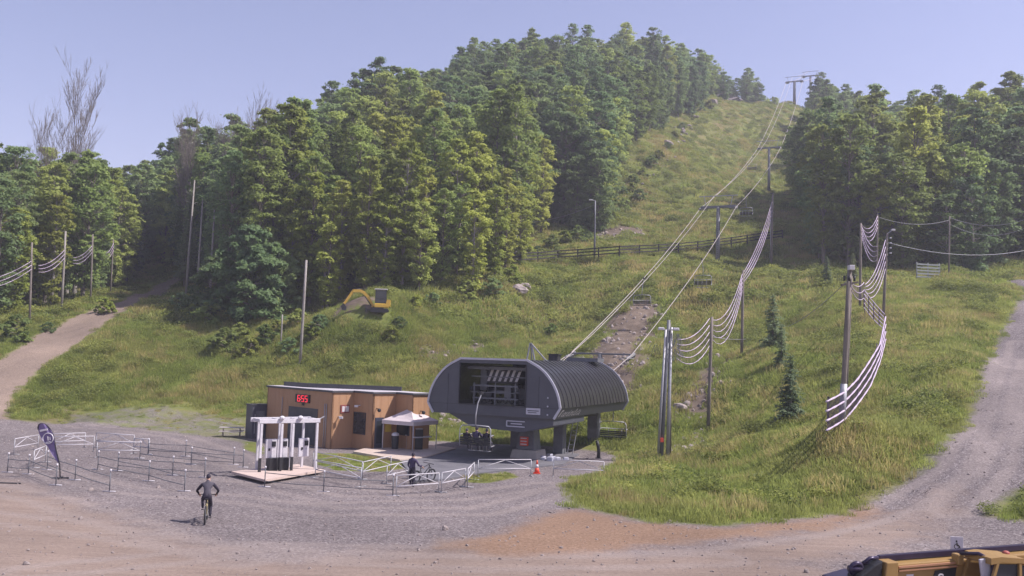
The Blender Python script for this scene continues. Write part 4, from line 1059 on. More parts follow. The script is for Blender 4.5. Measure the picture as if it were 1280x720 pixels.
for x in (-.5, .5):
    for y in (-.25, .25): MB().bar((x, y, 0), (x, y, .96), .04).build('leg', M_STEEL, b)
# picnic table
q = hit(289, 546); pt = thing('picnic_table', 'weathered picnic table with two benches on the grass by the shed', 'picnic table', q, R(14))
M_PIC = mat('weathered_board', (.36, .32, .32), (.48, .43, .43), 4, .85, bump=.2, stretch=(.3, 4, 1))
for k in range(5): MB().box((0, -.3 + .15 * k, .74), (1.9, .135, .04)).build('board', M_PIC, pt)
for y in (-.72, -.58, .58, .72): MB().box((0, y, .45), (1.9, .125, .04)).build('board', M_PIC, pt)
for x in (-.65, .65):
    MB().bar((x, -.30, .72), (x, -.66, 0), .05, .09).build('leg', M_WOODP, pt); MB().bar((x, .30, .72), (x, .66, 0), .05, .09).build('leg', M_WOODP, pt); MB().bar((x + .055, -.78, .40), (x + .055, .78, .40), .05, .08).build('brace', M_WOODP, pt)
# traffic cone
q = hit(671, 592); cn = thing('traffic_cone', 'orange traffic cone with a white band on the gravel by the barriers', 'traffic cone', q)
MB().box((0, 0, .02), (.42, .42, .05)).build('base', M_RED, cn)
MB().tube([(0, 0, .04), (0, 0, .35)], [.17, .115], 14).build('lower_cone', M_RED, cn, True); MB().tube([(0, 0, .35), (0, 0, .55)], [.115, .075], 14).build('white_band', M_WHITE, cn, True); MB().tube([(0, 0, .55), (0, 0, .80)], [.075, .03], 14).build('tip', M_RED, cn, True)
# leaning black bollard near the station column
q = PZ(748, 573, .0); b = thing('rubber_bollard', 'black leaning rubber bollard behind the white barrier', 'bollard', q)
MB().tube([(0, 0, -.1), (.02, 0, .5), (-.04, 0, .9), (-.14, 0, 1.25)], [.13, .12, .12, .1], 10).build('post', M_BLACK, b, True); MB().tube([(0, 0, -.1), (0, 0, .05)], [.24, .22], 12).build('foot', M_DARK, b)

# ------------------------------------------------------------------ queue barriers
def barrier(a, b, label, group, zt_=.98, zb=.46, material=None, diag=True):
    material = material or M_PIPE
    A = Vector(PZ(a[0], a[1], zt_)); B = Vector(PZ(b[0], b[1], zt_)); v = B - A; L = v.length; ang = math.atan2(v.y, v.x)
    t = thing('queue_barrier', label, 'barrier', (A.x, A.y, 0), ang, group); r = .027
    MB().tube([(0, 0, zt_), (L, 0, zt_)], r, 8).build('top_rail', material, t, True)
    MB().tube([(.02, 0, zb), (L - .02, 0, zb)], r, 8).build('bottom_rail', material, t, True)
    for x in (0, L):
        p = MB().tube([(x, 0, -.02), (x, 0, zt_ - .02)], r * .9, 8).build('post', M_STEEL, t, True)
        MB().tube([(x, -.34, .03), (x, .34, .03)], .022, 6).build('foot', M_STEEL, p, True)
    if diag: MB().tube([(.06, 0, zb + .02), (L * .5, 0, zt_ - .03)], r * .75, 6).build('diagonal', material, t, True); MB().tube([(L * .5, 0, zt_ - .03), (L - .06, 0, zb + .02)], r * .75, 6).build('diagonal', material, t, True)
    return t
GF = 'white barriers before the terminal'; LF = 'white steel pipe barrier on the gravel before the terminal loading area'
for a, b, lb in (((496, 594.5), (549, 591.2), 'white pipe barrier in front of the person standing with a bicycle'),
             ((552.5, 591), (582, 585.5), 'white pipe barrier angled beside the standing person\'s bicycle'),
             ((585, 586), (593, 578), 'short white barrier seen almost end on beside the loading pavement'),
             ((598, 574.5), (664, 574.5), 'white barrier with long grass strip beneath it by the traffic cone'),
             ((692, 574.7), (755, 577), 'white barrier in front of the leaning black bollard'),
             ((484, 582), (510, 576.5), 'white barrier just behind the standing person'),
             ((454, 577.5), (489, 570), 'white barrier angled towards the concrete pad edge'),
             ((392, 564.5), (453, 577), 'long white rail along the grass strip before the brown building'),
             ((395, 575), (452, 585), 'lower white rail nearest the gravel below the grass strip')): barrier(a, b, lb, GF)
GL = 'white barriers of the queue maze'
for a, b, lb in (((18.7, 548.5), (48.6, 543.6), 'white barrier behind the purple feather flag, nearest the track'), ((43, 563), (58, 557), 'short white barrier just below the purple flag cloth'),
             ((67, 542.3), (107, 541), 'outermost white barrier beside the purple flag top'), ((68, 545.8), (118, 545.2), 'second white barrier beside the purple flag, inside the outermost'),
             ((121, 541), (168, 544), 'outermost white barrier at the back of the maze by the grass edge'), ((122, 551.8), (176, 552.8), 'thick white barrier across the middle of the maze'),
             ((168, 548), (187, 549), 'short white barrier closing the back corner of the maze')): barrier(a, b, lb, GL)
def maze_line(pts, label, group='dark railed maze rows'):
    """posts with white caps joined by two dark rails"""
    W_ = [Vector(PZ(x, y, 1.0)) for x, y in pts]; o = W_[0]; t = thing('queue_railing', label, 'railing', (o.x, o.y, 0), 0, group)
    for i, w in enumerate(W_):
        q = w - Vector((o.x, o.y, 0)); p = MB().tube([(q.x, q.y, -.02), (q.x, q.y, .97)], .026, 8).build('post', M_COLUMN, t, True)
        MB().tube([(q.x, q.y, .94), (q.x, q.y, 1.06)], [.05, .045], 8).build('cap', M_WHITE, p, True)
        MB().tube([(q.x - .32, q.y, .02), (q.x + .3, q.y, .02)], .028, 6).build('base', M_PIPE, p, True)
    for a, b in zip(W_, W_[1:]):
        a = a - Vector((o.x, o.y, 0)); b = b - Vector((o.x, o.y, 0))
        for z in (.72, .30): MB().tube([(a.x, a.y, z), ((a.x + b.x) / 2, (a.y + b.y) / 2, z - .03), (b.x, b.y, z)], .02, 6).build('rail', M_COLUMN, t, True)
maze_line([(11, 567), (37, 569), (71.5, 581)], 'dark railing row ending under the purple feather flag')
maze_line([(60.4, 564.4), (95.4, 575.5), (138.5, 588)], 'dark railing row crossing the gravel just inside the flag row')
maze_line([(123.6, 564.4), (187.3, 577), (232, 588)], 'dark railing row pointing towards the riding cyclist')
maze_line([(148.6, 566), (217, 571), (257, 573.5)], 'dark railing row right behind the riding cyclist')
maze_line([(186, 549), (233, 551), (293, 560)], 'outer dark railing row along the grass towards the shed')
maze_line([(176, 552.8), (240, 559.7), (305, 563)], 'inner dark railing row leading to the gate deck')
maze_line([(332, 584), (405.5, 589.4), (492, 594)], 'dark railing row from the gate deck to the white barriers', 'dark railed maze rows')
# dark hose lying on the dirt
a = hit(-20, 604.5); b = hit(26, 605); MB().tube([(a[0], a[1], a[2] + .03), ((a[0] + b[0]) / 2, (a[1] + b[1]) / 2 + .05, a[2] + .03), (b[0], b[1], b[2] + .03)], .035, 6).build('hose', M_DARK); tag(bpy.data.objects['hose'], 'black hose lying straight on the brown dirt', 'hose')
# ------------------------------------------------------------------ feather flag
fb = PZ(75.5, 598, 0); fl = thing('feather_flag', 'leaning purple feather flag with a white ring emblem', 'flag', fb)
def FP(px, py, off=0): p = P(px, py, fb[1] + off) - fb; return Vector(p)
M_FLAG = mat('purple_cloth', (.17, .13, .27), (.21, .165, .32), 2, .8)
OUT = [(74.4, 580.5), (69.5, 561), (66.9, 545), (64.3, 538.5), (61, 534), (57.5, 531), (54.4, 529.6), (50.8, 529.4), (48.3, 530.5), (47.2, 533.5), (47.2, 537), (49, 543), (53.5, 550.5), (59, 558), (65.5, 568), (71.5, 578)]
fm = MB(); fm.prism([FP(x, y) + Vector((0, -.04 * math.sin(x * .5), 0)) for x, y in OUT], (0, .02, 0)); fm.build('cloth', M_FLAG, fl)
pm = MB(); pm.tube([FP(75.5, 598) + Vector((0, 0, -.1))] + [FP(x, y) + Vector((.0, .02, 0)) for x, y in OUT[:11]], [.03] * 3 + [.026] * 9, 6); pm.build('pole', M_BLACK, fl, True)
mk = MB(); c = FP(60, 548, -.09); mk.ring(c, (0, 1, 0), .27, .022, 20, 5); mk.build('ring_emblem', M_WHITE, fl)
mk = MB(); mk.bar(FP(59.7, 545.5, -.1), FP(60.2, 550.5, -.1), .07, .03); mk.bar(FP(57.8, 553, -.1), FP(63, 552.2, -.1), .03, .05); mk.bar(FP(62.3, 546, -.1), FP(62.6, 550, -.1), .03, .03); mk.build('emblem_bars', M_WHITE, fl)
mk = MB(); mk.bar(FP(49.8, 538.6, -.08), FP(59.5, 536.6, -.08), .03, .10); mk.build('lettering', M_WHITE, fl)
mb = MB(); mb.tube([(-.4, -.1, .03), (.4, .1, .03)], .04, 6); mb.tube([(-.1, .4, .03), (.1, -.4, .03)], .04, 6); mb.build('cross_base', M_DARK, fl)

# ------------------------------------------------------------------ poles
PO = {}
for key, base, top, r0, lab in (
    ('a', (885, 538), (890, 396), .15, 'dark wooden pole above the gravel gully with striped net strands'),
    ('b', (927, 446), (929, 338), .15, 'wooden net pole uphill of the gully, below the tower shelf'),
    ('c', (964, 331), (966, 243), .17, 'dark steel trimmed pole at the corner of the right wood by the fence end'),
    ('d', (1052, 536), (1062, 338), .17, 'thick dark wooden pole at the foot of the striped net'),
    ('e', (1075, 386), (1076, 279), .16, 'light brown pole at the bend of the hanging nets'),
    ('f', (1104, 398), (1109, 292), .16, 'wooden pole with a lamp on top where the nets cross'),
    ('g', (1096, 352), (1097, 268), .13, 'thin wooden pole at the far end of the hanging nets'),
    ('h', (1186, 342), (1187, 270), .13, 'thin weathered pole by the pale field gate'),
    ('i', (375, 456), (383, 325), .17, 'leaning weathered utility pole on the bank below the excavator'),
    ('j', (37, 404), (40, 303), .14, 'wooden track pole nearest the yard'),
    ('k', (77, 386), (82, 289), .16, 'tall pale wooden pole second along the track'),
    ('l', (113, 377), (116, 293), .14, 'wooden pole third along the track'),
    ('m', (138, 368), (142, 296), .12, 'last slim wooden pole along the track before the wood'),
    ('n', (351, 431), (353, 393), .10, 'short whitish birch stub among the bank shrubs'),
    ('o', (1057, 490), (1064, 345), .15, 'second wooden pole standing right behind the thick dark one')):
    PO[key] = pole('birch_stub' if key == 'n' else 'utility_pole', base, top, r0, r0 * .75, M_BARKP if key in 'nik' else M_WOODP, lab, 'stump' if key == 'n' else 'pole', None if key == 'n' else 'wooden poles')
# fittings on some poles
def fit(key):
    th, b, v = PO[key]; return th, Vector(v)
th, v = fit('d'); MB().box(v + Vector((.05, -.1, .15)), (.32, .4, .3)).build('lamp_head', M_WHITE, th, bevel=.03); MB().bar(v + Vector((-.5, 0, -.9)), v + Vector((.5, 0, -.7)), .12).build('crossarm', M_WOODP, th)
mb = MB()
for k in range(3): mb.tube([v + Vector((-.35 + .3 * k, -.1, -.65)), v + Vector((-.35 + .3 * k, -.1, -.35))], .07, 8)
mb.build('insulator', M_DARK, th, True)
MB().tube([Vector((0, 0, .2)), v * .28], .20, 10).build('metal_sleeve', M_STEEL, th, True)
th, v = fit('f'); MB().bar(v, v + Vector((.5, -.1, .35)), .08).build('lamp_arm', M_STEEL, th); MB().box(v + Vector((.6, -.12, .4)), (.4, .3, .2)).build('lamp_head', M_WHITE, th, bevel=.03)
mb = MB()
for k in range(4): mb.tube([v + Vector((.16, -.12, -.5 - .55 * k)), v + Vector((.42, -.12, -.5 - .55 * k))], .05, 6)
mb.build('insulator', M_TRIM, th, True)
th, v = fit('g'); MB().box(v + Vector((.15, 0, .1)), (.5, .2, .2)).build('lamp_head', M_DARK, th)
th, v = fit('c'); MB().bar(v + Vector((-.45, -.05, .2)), v + Vector((.1, 0, .1)), .1).build('bracket', M_DARK, th); MB().tube([Vector((-.25, -.1, 0)), v * .75 + Vector((-.22, -.1, 0))], .05, 6).build('conduit', M_STEEL, th, True)
# steel light mast by the gully: two steel posts, a wooden prop and two lamp heads
b = hit(826, 578); t = P(836, 400, b[1]) - b; v = Vector(t)
fm_ = thing('floodlight_mast', 'tall steel light mast with two white lamp heads and a rolled net', 'light mast', b)
MB().tube([Vector((0, 0, -.4)), v], [.14, .12], 12).build('shaft', M_COLUMN, fm_, True)
MB().tube([Vector((-.26, -.12, -.4)), v * .93 + Vector((-.2, -.12, 0))], [.09, .08], 8).build('side_tube', M_STEEL, fm_, True)
MB().tube([Vector((.46, .05, -.4)), v * .95 + Vector((.22, .05, 0))], [.13, .10], 10).build('second_shaft', M_STEEL, fm_, True)
MB().tube([Vector((.85, 1.3, -.2)), v * .98 + Vector((.1, .15, 0))], [.13, .09], 8).build('wooden_prop', M_WOODP, fm_, True)
MB().bar(v * .93 + Vector((-.75, -.1, 0)), v * .93 + Vector((.75, -.1, 0)), .08).build('lamp_bar', M_STEEL, fm_)
for x in (-.55, .5): MB().box(v * .93 + Vector((x, -.25, .05)), (.42, .34, .2)).build('lamp_head', M_WHITE, fm_, bevel=.05)
MB().box((.02, -.2, 1.55), (.22, .08, .3)).build('red_tag', M_RED, fm_)
hk = MB()
for k in range(26):
    a = Vector((rng.normal(.62, .28), rng.normal(0, .22), 0)); z = v.z * .93 - .25
    q = Vector((v.x * .93, v.y * .93, 0)) + a
    hk.tube([q + Vector((0, 0, z)), q + Vector((rng.normal(0, .22), rng.normal(0, .1), z - rng.uniform(.5, 1.2))), q + Vector((rng.normal(.1, .3), rng.normal(0, .1), z - rng.uniform(1.2, 2.1)))], .011, 4)
for k in range(9):
    q = Vector((v.x * .85 - .75 + rng.normal(0, .16), v.y * .9, v.z * .82)); hk.tube([q, q + Vector((rng.normal(-.2, .15), 0, -rng.uniform(.4, 1.0)))], .012, 4)
hk.build('bundled_net', M_COLUMN, fm_)
# lamp post by the fence
lp_, b, v = pole('lamp_post', (743, 324), (744, 251), .17, .12, M_COLUMN, 'grey steel lamp post standing at the dark fence', 'lamp post'); v = Vector(v)
MB().bar(v, v + Vector((-.5, -.1, .1)), .1).build('lamp_arm', M_STEEL, lp_); MB().box(v + Vector((-.75, -.12, .08)), (.55, .3, .16)).build('lamp_head', M_WHITE, lp_, bevel=.03)

# ------------------------------------------------------------------ hanging safety nets
def strand_net(name, A, B, n, sag, label, r=.030, wig=.0, lattice=0, group='hanging striped nets', mid=None):
    """n tapes from column A (top,bottom pixel, d) to column B, sagging"""
    (ax, ay0, ay1, ad), (bx, by0, by1, bd) = A, B
    o = Vector(P(ax, ay1, ad)); t = thing(name, label, 'safety net', (o.x, o.y, gz(o.x, o.y)), 0, group); off = Vector(t.location)
    rows = []
    for k in range(n):
        f = k / max(1, n - 1); a = Vector(P(ax, ay0 + (ay1 - ay0) * f, ad)); b = Vector(P(bx, by0 + (by1 - by0) * f, bd))
        ms = [a]
        if mid:
            for (mx, my0, my1, md) in mid: ms.append(Vector(P(mx, my0 + (my1 - my0) * f, md)))
        ms.append(b); pts = []
        for p, q in zip(ms, ms[1:]):
            for i in range(8):
                g = i / 8; w = p.lerp(q, g); w.z -= sag * 4 * g * (1 - g) * (1 + .15 * k); pts.append(w - off)
        pts.append(b - off); rows.append(pts)
        MB().tube(pts, [r * (1 + .25 * math.sin(i * 1.9 + k)) for i in range(len(pts))], 6).build('strand', M_STRAND, t, True)
    if lattice:
        mb = MB()
        for i in range(0, len(rows[0]), lattice):
            for a, b in zip(rows, rows[1:]): mb.bar(a[i], b[i], .09, .07)
        mb.build('mesh_ties', M_NETD, t)['kind'] = 'stuff'
    else:
        mb = MB()     # limp netting folded under each tape
        for a, b in zip(rows, rows[1:]):
            for i in range(len(a) - 1):
                for g in (0, .33, .66): mb.bar(a[i].lerp(a[i + 1], g), b[i].lerp(b[i + 1], min(1, g + .15)), .016, .016)
        mb.build('netting', M_NETD, t)['kind'] = 'stuff'
    return t
da, db, dc = PO['a'][1][1], PO['b'][1][1], PO['c'][1][1]
strand_net('safety_net', (887, 398, 432, da), (846, 424, 448, 64), 5, .55, 'striped net strands sagging from the gully pole to the light mast')
strand_net('safety_net', (928, 342, 362, db), (890, 400, 424, da), 5, 1.4, 'striped net strands between the gully pole and the next pole uphill')
strand_net('safety_net', (965, 252, 268, dc), (930, 340, 352, db), 4, .9, 'steep striped net strands rising to the corner pole by the fence')
de, df, dg, dd = PO['e'][1][1], PO['f'][1][1], PO['g'][1][1], PO['d'][1][1]
strand_net('safety_net', (1097, 270, 284, dg), (1077, 281, 290, de), 4, 1.0, 'short looping strands between the two highest net poles', .035)
strand_net('safety_net', (1077, 283, 296, de), (1096, 308, 325, 98), 4, .8, 'drooping strands from the bend pole towards the lamp pole', .04)
strand_net('safety_net', (1107, 299, 335, df), (1081, 356, 368, 86), 5, .9, 'fan of bright striped strands below the lamp topped pole', .036)
strand_net('safety_net', (1080, 353, 372, 86), (1062, 351, 358, 60), 3, .4, 'pale strands strung across to the thick dark pole', .035)
strand_net('safety_net', (1080, 362, 384, 85), (1106, 393, 412, 76), 5, .1, 'upright square meshed net section on the grass by the nets', .035, lattice=2)
strand_net('safety_net', (1107, 396, 424, 75), (1033, 502, 538, 50), 4, .02, 'long bright striped net running down the grass to its end post', .058, mid=[(1100, 430, 452, 68), (1088, 450, 482, 62), (1072, 474, 505, 57), (1056, 490, 524, 53)])
b = hit(1035, 541); t = thing('net_post', 'short dark end post of the long striped net', 'post', b); MB().tube([(0, 0, -.2), (.03, 0, 2.1)], .07, 8).build('shaft', M_WOODP, t, True); MB().ball((.03, 0, 2.1), (.09, .09, .05), 8, 5).build('cap', M_DARK, t)
for px, py, h, lab in ((1072, 500, 1.9, 'stake carrying the long striped net at its lower bend'), (1096, 452, 1.9, 'stake carrying the long striped net at its upper bend'), (1081, 392, 2.4, 'stake at the corner of the square meshed net')):
    b = hit(px, py + 6); t = thing('net_stake', lab, 'post', b); MB().tube([(0, 0, -.2), (0, 0, h)], .06, 8).build('shaft', M_WOODP, t, True); MB().ring((0, 0, h * .8), (0, 0, 1), .07, .02, 10, 5).build('clamp', M_DARK, t)
dj, dk2, dl, dm = PO['j'][1][1], PO['k'][1][1], PO['l'][1][1], PO['m'][1][1]
for A, B, lab in (((40, 326, 336, dj), (-30, 352, 362, 104), 'pale net strands sagging from the first track pole out of the wood'), ((81, 312, 322, dk2), (48, 332, 340, dj + 2), 'pale net strands between the first and second track poles'),
                  ((116, 306, 314, dl), (91, 322, 329, dk2 + 3), 'pale net strands between the second and third track poles'), ((142, 304, 312, dm), (131, 316, 322, dl + 6), 'pale net strands at the last track pole')):
    strand_net('safety_net', A, B, 3, .5, lab, .032, group='pale nets along the track')

# ------------------------------------------------------------------ dark rail fence on the shelf
FN = [(628, 131), (650, 134.5), (672, 137), (697, 140), (722, 143), (748, 145.5), (774, 148), (799, 150), (823, 152), (848, 154), (872, 155.5), (893, 157), (914, 158), (934, 159), (956, 160), (978, 160.5)]
M_FEN = mat('dark_fence_wood', (.02, .017, .02), (.045, .038, .042), 4, .85, bump=.2)
FW = []
for px, d in FN:
    w = hit(px, float(np.interp(px, [628, 650, 740, 800, 850, 900, 950, 978], [334, 331, 325, 321, 318, 312, 305, 301]))); FW.append(Vector(w))
print('FENCE', [round(w.y) for w in FW])
ft = thing('rail_fence', 'long dark three-rail fence across the foot of the lift run', 'fence', FW[0])
for w in FW: q = w - FW[0]; MB().bar(q + Vector((0, 0, -.4)), q + Vector((0, 0, 1.9)), .2).build('post', M_FEN, ft)
for a, b in zip(FW, FW[1:]):
    a = a - FW[0]; b = b - FW[0]
    for z in (.75, 1.25, 1.75): MB().bar(a + Vector((0, -.1, z)), b + Vector((0, -.1, z)), .08, .17).build('rail', M_FEN, ft)
# pale field gate by the right wood
q = hit(1160, 349); g = thing('field_gate', 'pale green grey slatted field gate at the wood edge', 'gate', q, R(12)); M_PG = mat('pale_gate_wood', (.24, .26, .25), (.34, .36, .35), 4, .8)
for x in (-1.7, 0, 1.7): MB().bar((x, 0, -.3), (x, 0, 2.2), .14).build('post', M_PG, g)
for k in range(5): MB().bar((-1.8, -.1, .25 + .42 * k), (1.8, -.1, .25 + .42 * k), .06, .2).build('slat', M_PG, g)
# ------------------------------------------------------------------ wires
def wire(a, b, sag, label, r=.022):
    A = Vector(a); B = Vector(b); pts = []
    for i in range(13): f = i / 12; q = A.lerp(B, f); q.z -= sag * 4 * f * (1 - f); pts.append(q)
    tag(MB().tube(pts, r, 5).build('overhead_wire', M_STEEL, None, True), label, 'wire')
wire(P(1109, 303, df), P(1300, 309, 112), 1.2, 'thin wire from the lamp topped pole past the field gate', .03)
wire(P(1097, 271, dg), P(1187, 275, PO['h'][1][1]), .8, 'upper wire between the far net pole and the gate pole', .022)
wire(P(1187, 272, PO['h'][1][1]), P(1310, 262, 118), 1.6, 'upper wire leaving the gate pole along the wood', .025)
wire(P(1187, 280, PO['h'][1][1]), P(1310, 268, 118), 2.2, 'lower wire leaving the gate pole along the wood', .025)
wire(P(743, 256, lp_.location.y), P(640, 279, 150), .8, 'wire running from the lamp post into the left wood', .03)
wire(P(890, 421, da), P(932, 424, db), .1, 'low taut wire between the gully pole and the next pole', .02)
wire(P(1058, 352, dd), P(985, 408, 76), .3, 'slack wire dropping from the thick dark pole towards the small spruces', .025)

# ------------------------------------------------------------------ mini excavator on the bank
q = hit(474, 394); ex = thing('mini_excavator', 'small yellow excavator with arched arm digging at the wood edge', 'excavator', (q[0], q[1], q[2] + .12), R(6))
M_EXY = mat('excavator_yellow', (.58, .36, .05), (.64, .41, .07), 3, .45)
for y in (-.6, .6):
    tk = MB(); prof = [(-1.15, .28), (-.95, .05), (.95, .05), (1.15, .28), (.95, .5), (-.95, .5)]
    tk.prism([(x, y - .17, z) for x, z in prof], (0, .34, 0)); tk.build('track', M_BLACK, ex)
MB().box((.25, 0, .85), (1.7, 1.25, .5)).build('body', M_EXY, ex, bevel=.08); MB().prism([(.75, -.62, 1.1), (1.25, -.62, .75), (1.25, -.62, 1.55), (.85, -.62, 1.6)], (0, 1.24, 0)).build('counterweight', M_EXY, ex)
MB().box((-.05, 0, .55), (1.1, 1.3, .14)).build('turntable', M_DARK, ex)
cb = MB()
for x in (-.5, .75):
    for y in (-.52, .52): cb.bar((x, y, 1.1), (x * .95, y, 2.75), .09)
for y in (-.52, .52): cb.bar((-.5, y, 1.75), (.75, y, 1.75), .07)
cab = cb.build('cab_frame', M_DARK, ex); MB().box((.12, 0, 2.79), (1.5, 1.2, .10)).build('cab_roof', M_WHITE, ex, bevel=.03)
for y in (-.51, .51): MB().box((.12, y, 1.93), (1.15, .02, 1.5)).build('cab_window', M_GLASS, cab)
MB().box((.3, 0, 1.35), (.5, .5, .9)).build('operator_seat', M_BLACK, ex)
bm = MB(); bp_ = [(-.75, .75), (-1.45, 1.9), (-1.9, 2.35), (-2.35, 2.55), (-3.2, 2.5)]
for a, b in zip(bp_, bp_[1:]): bm.bar((a[0], 0, a[1]), (b[0], 0, b[1]), .24, .34)
for x, z in bp_[1:-1]: bm.ball((x, 0, z), (.17, .12, .17), 8, 6)
bm.build('boom', M_EXY, ex)
MB().bar((-3.1, 0, 2.6), (-4.15, 0, .95), .2, .28).build('stick', M_EXY, ex)
for a, b in (((-.95, -.18, .8), (-1.75, -.18, 1.9)), ((-2.2, 0, 2.75), (-3.2, 0, 2.75)), ((-3.6, 0, 2.05), (-4.25, 0, 1.15))): MB().tube([a, b], .06, 8).build('cylinder', M_DARK, ex, True)
bk = MB(); bk.prism([(-4.2, -.3, 1.0), (-4.5, -.3, .65), (-4.35, -.3, .2), (-3.95, -.3, .15), (-3.85, -.3, .55)], (0, .6, 0)); bk.build('bucket', M_DARK, ex)
bl = MB(); bl.box((-1.55, 0, .3), (.1, 1.5, .45)); bl.bar((-1.5, .4, .3), (-.6, .4, .3), .1); bl.bar((-1.5, -.4, .3), (-.6, -.4, .3), .1); bl.build('dozer_blade', M_DARK, ex)

# ------------------------------------------------------------------ telehandler at the edge of the yard
TY = 22.0; TS = 1.257
M_OCH = mat('ochre_paint', (.27, .165, .055), (.33, .205, .075), 1.5, .45, bump=.03)
M_DKP = mat('dark_violet_steel', (.035, .026, .055), (.05, .038, .075), 2, .3, .3)
ta_ = P(1100, 695, TY); tb2 = P(1290, 680.5, TY + .9)
tv = Vector(tb2 - ta_); tang = math.atan2(tv.y, tv.x); tl = math.hypot(tv.x, tv.y); slope = tv.z / tl
th_ = thing('telehandler', 'ochre telehandler with a long dark topped boom at the gravel edge', 'telehandler', (ta_[0], ta_[1], 0), tang); th_.scale = (TS,) * 3
z0 = ta_[2] / TS
def bz(x): return z0 + slope * x
def tq(name, mb, m, parent=None, smooth=False, bevel=0): return mb.build(name, m, parent or th_, smooth, bevel=bevel)
tq('boom_top', MB().bar((0, .05, bz(0) - .05), (5.2, .05, bz(5.2) - .05), .10, .11), M_DKP, bevel=.01)
tq('boom', MB().bar((.05, -.06, bz(0) - .40), (5.2, -.06, bz(5.2) - .40), .36, .56), M_OCH, bevel=.02)
tq('hydraulic_pipes', MB().bar((.22, -.26, bz(.2) - .17), (1.5, -.26, bz(1.5) - .17), .04, .035), mat('copper_pipe', (.42, .22, .13), (.5, .27, .16), 4, .4, .2))
tq('hydraulic_pipe', MB().bar((.22, -.26, bz(.2) - .235), (1.5, -.26, bz(1.5) - .235), .04, .025), bpy.data.materials['copper_pipe'])
tq('boom_head', MB().prism([(-.06, -.3, bz(0) - .06), (.20, -.3, bz(0) - .05), (.16, -.3, bz(0) - .5), (.02, -.3, bz(0) - .75), (-.16, -.3, bz(0) - .75)], (0, .5, 0)), M_OCH, bevel=.02)
tq('head_casting', MB().prism([(-.10, -.25, bz(0) - .03), (-.30, -.25, bz(0) - .12), (-.62, -.25, bz(0) - .34), (-.62, -.25, bz(0) - .75), (-.17, -.25, bz(0) - .75)], (0, .4, 0)), M_BLACK, bevel=.03)
mb = MB(); mb.tube([(-.08, -.05, bz(0) - .02), (-.26, -.05, bz(0) - .03), (-.40, -.05, bz(0) - .13)], .04, 8); mb.tube([(-.12, -.05, bz(0) - .14), (-.34, -.05, bz(0) - .12)], .03, 8); tq('tilt_link', mb, M_DKP, smooth=True)
mb = MB(); mb.ring((-.55, -.05, bz(0) - .22), (0, 1, .25), .11, .05, 16, 8); mb.tube([(-.45, -.05, bz(0) - .22), (-.70, -.05, bz(0) - .22)], .07, 10); tq('coupler_drum', mb, M_DKP, smooth=True)
tq('fork_carriage', MB().prism([(-.40, -.55, bz(0) - .34), (-.92, -.55, bz(0) - .46), (-.98, -.55, bz(0) - 1.3), (-.8, -.55, bz(0) - 1.3), (-.42, -.55, bz(0) - .8)], (0, 1.1, 0)), M_DKP, bevel=.03)
for y in (-.35, .35): tq('fork', MB().box((-1.45, y, .30), (1.1, .12, .05)).bar((-.94, y, .30), (-.94, y, 1.2), .08), M_DARK)
tq('white_plate', MB().prism([(.33, -.25, bz(.3) - .62), (.50, -.25, bz(.5) - .62), (.55, -.25, bz(.5) - .32), (.40, -.25, bz(.4) - .32)], (0, .008, 0)), M_WHITE)
decal = tq('black_decal', MB().prism([(.80, -.248, bz(.8) - .66), (1.42, -.248, bz(1.4) - .66), (1.50, -.248, bz(1.5) - .26), (1.02, -.248, bz(1.0) - .29), (.97, -.248, bz(.9) - .42), (.88, -.248, bz(.9) - .40), (.82, -.248, bz(.8) - .48)], (0, .006, 0)), M_BLACK)
def text_mesh(s, size):
    cu = bpy.data.curves.new('t', 'FONT'); cu.body = s; cu.size = size; cu.extrude = .004; ob = bpy.data.objects.new('t', cu); COL.objects.link(ob)
    dg = bpy.context.evaluated_depsgraph_get(); me = bpy.data.meshes.new_from_object(ob.evaluated_get(dg)); bpy.data.objects.remove(ob); return me
me = text_mesh('S', .34); me.materials.clear(); me.materials.append(M_WHITE); o = bpy.data.objects.new('decal_letter', me); COL.objects.link(o); o.parent = decal
o.rotation_euler = (math.pi / 2, 0, 0); o.location = (1.06, -.258, bz(1.1) - .585)
tq('mirror', MB().prism([(1.52, -.85, bz(1.5) + .02), (1.72, -.85, bz(1.7) + .03), (1.78, -.85, bz(1.7) - .25), (1.66, -.85, bz(1.6) - .45), (1.58, -.85, bz(1.6) - .42)], (0, .05, 0)), M_TRIM, bevel=.015)
tq('mirror_arm', MB().tube([(1.55, -.3, bz(1.5) + .01), (1.62, -.7, bz(1.6) + .09), (1.80, -.86, bz(1.8) - .02), (1.74, -.88, bz(1.7) - .4)], .035, 8), M_DKP, smooth=True)
tq('hose_guide', MB().box((1.52, -.25, bz(1.5) - .10), (.13, .2, .2)), M_OCH, bevel=.02)
tq('hydraulic_hose', MB().tube([(1.58, -.28, bz(1.6) - .06), (1.9, -.4, bz(1.9) - .13), (2.3, -.42, bz(2.3) - .09), (2.8, -.3, bz(2.8) - .14)], .022, 6), mat('hose_tan', (.36, .24, .15), (.42, .29, .19), 4, .6), smooth=True)
tq('beacon', MB().ball((2.35, -.55, bz(2.3) + .02), (.07, .07, .05), 10, 7), mat('hose_red', (.30, .07, .06), (.36, .1, .08), 4, .6), smooth=True)
CX0, CX1, CYn = 1.62, 2.95, -1.0; CZ = bz(2.2) + .075
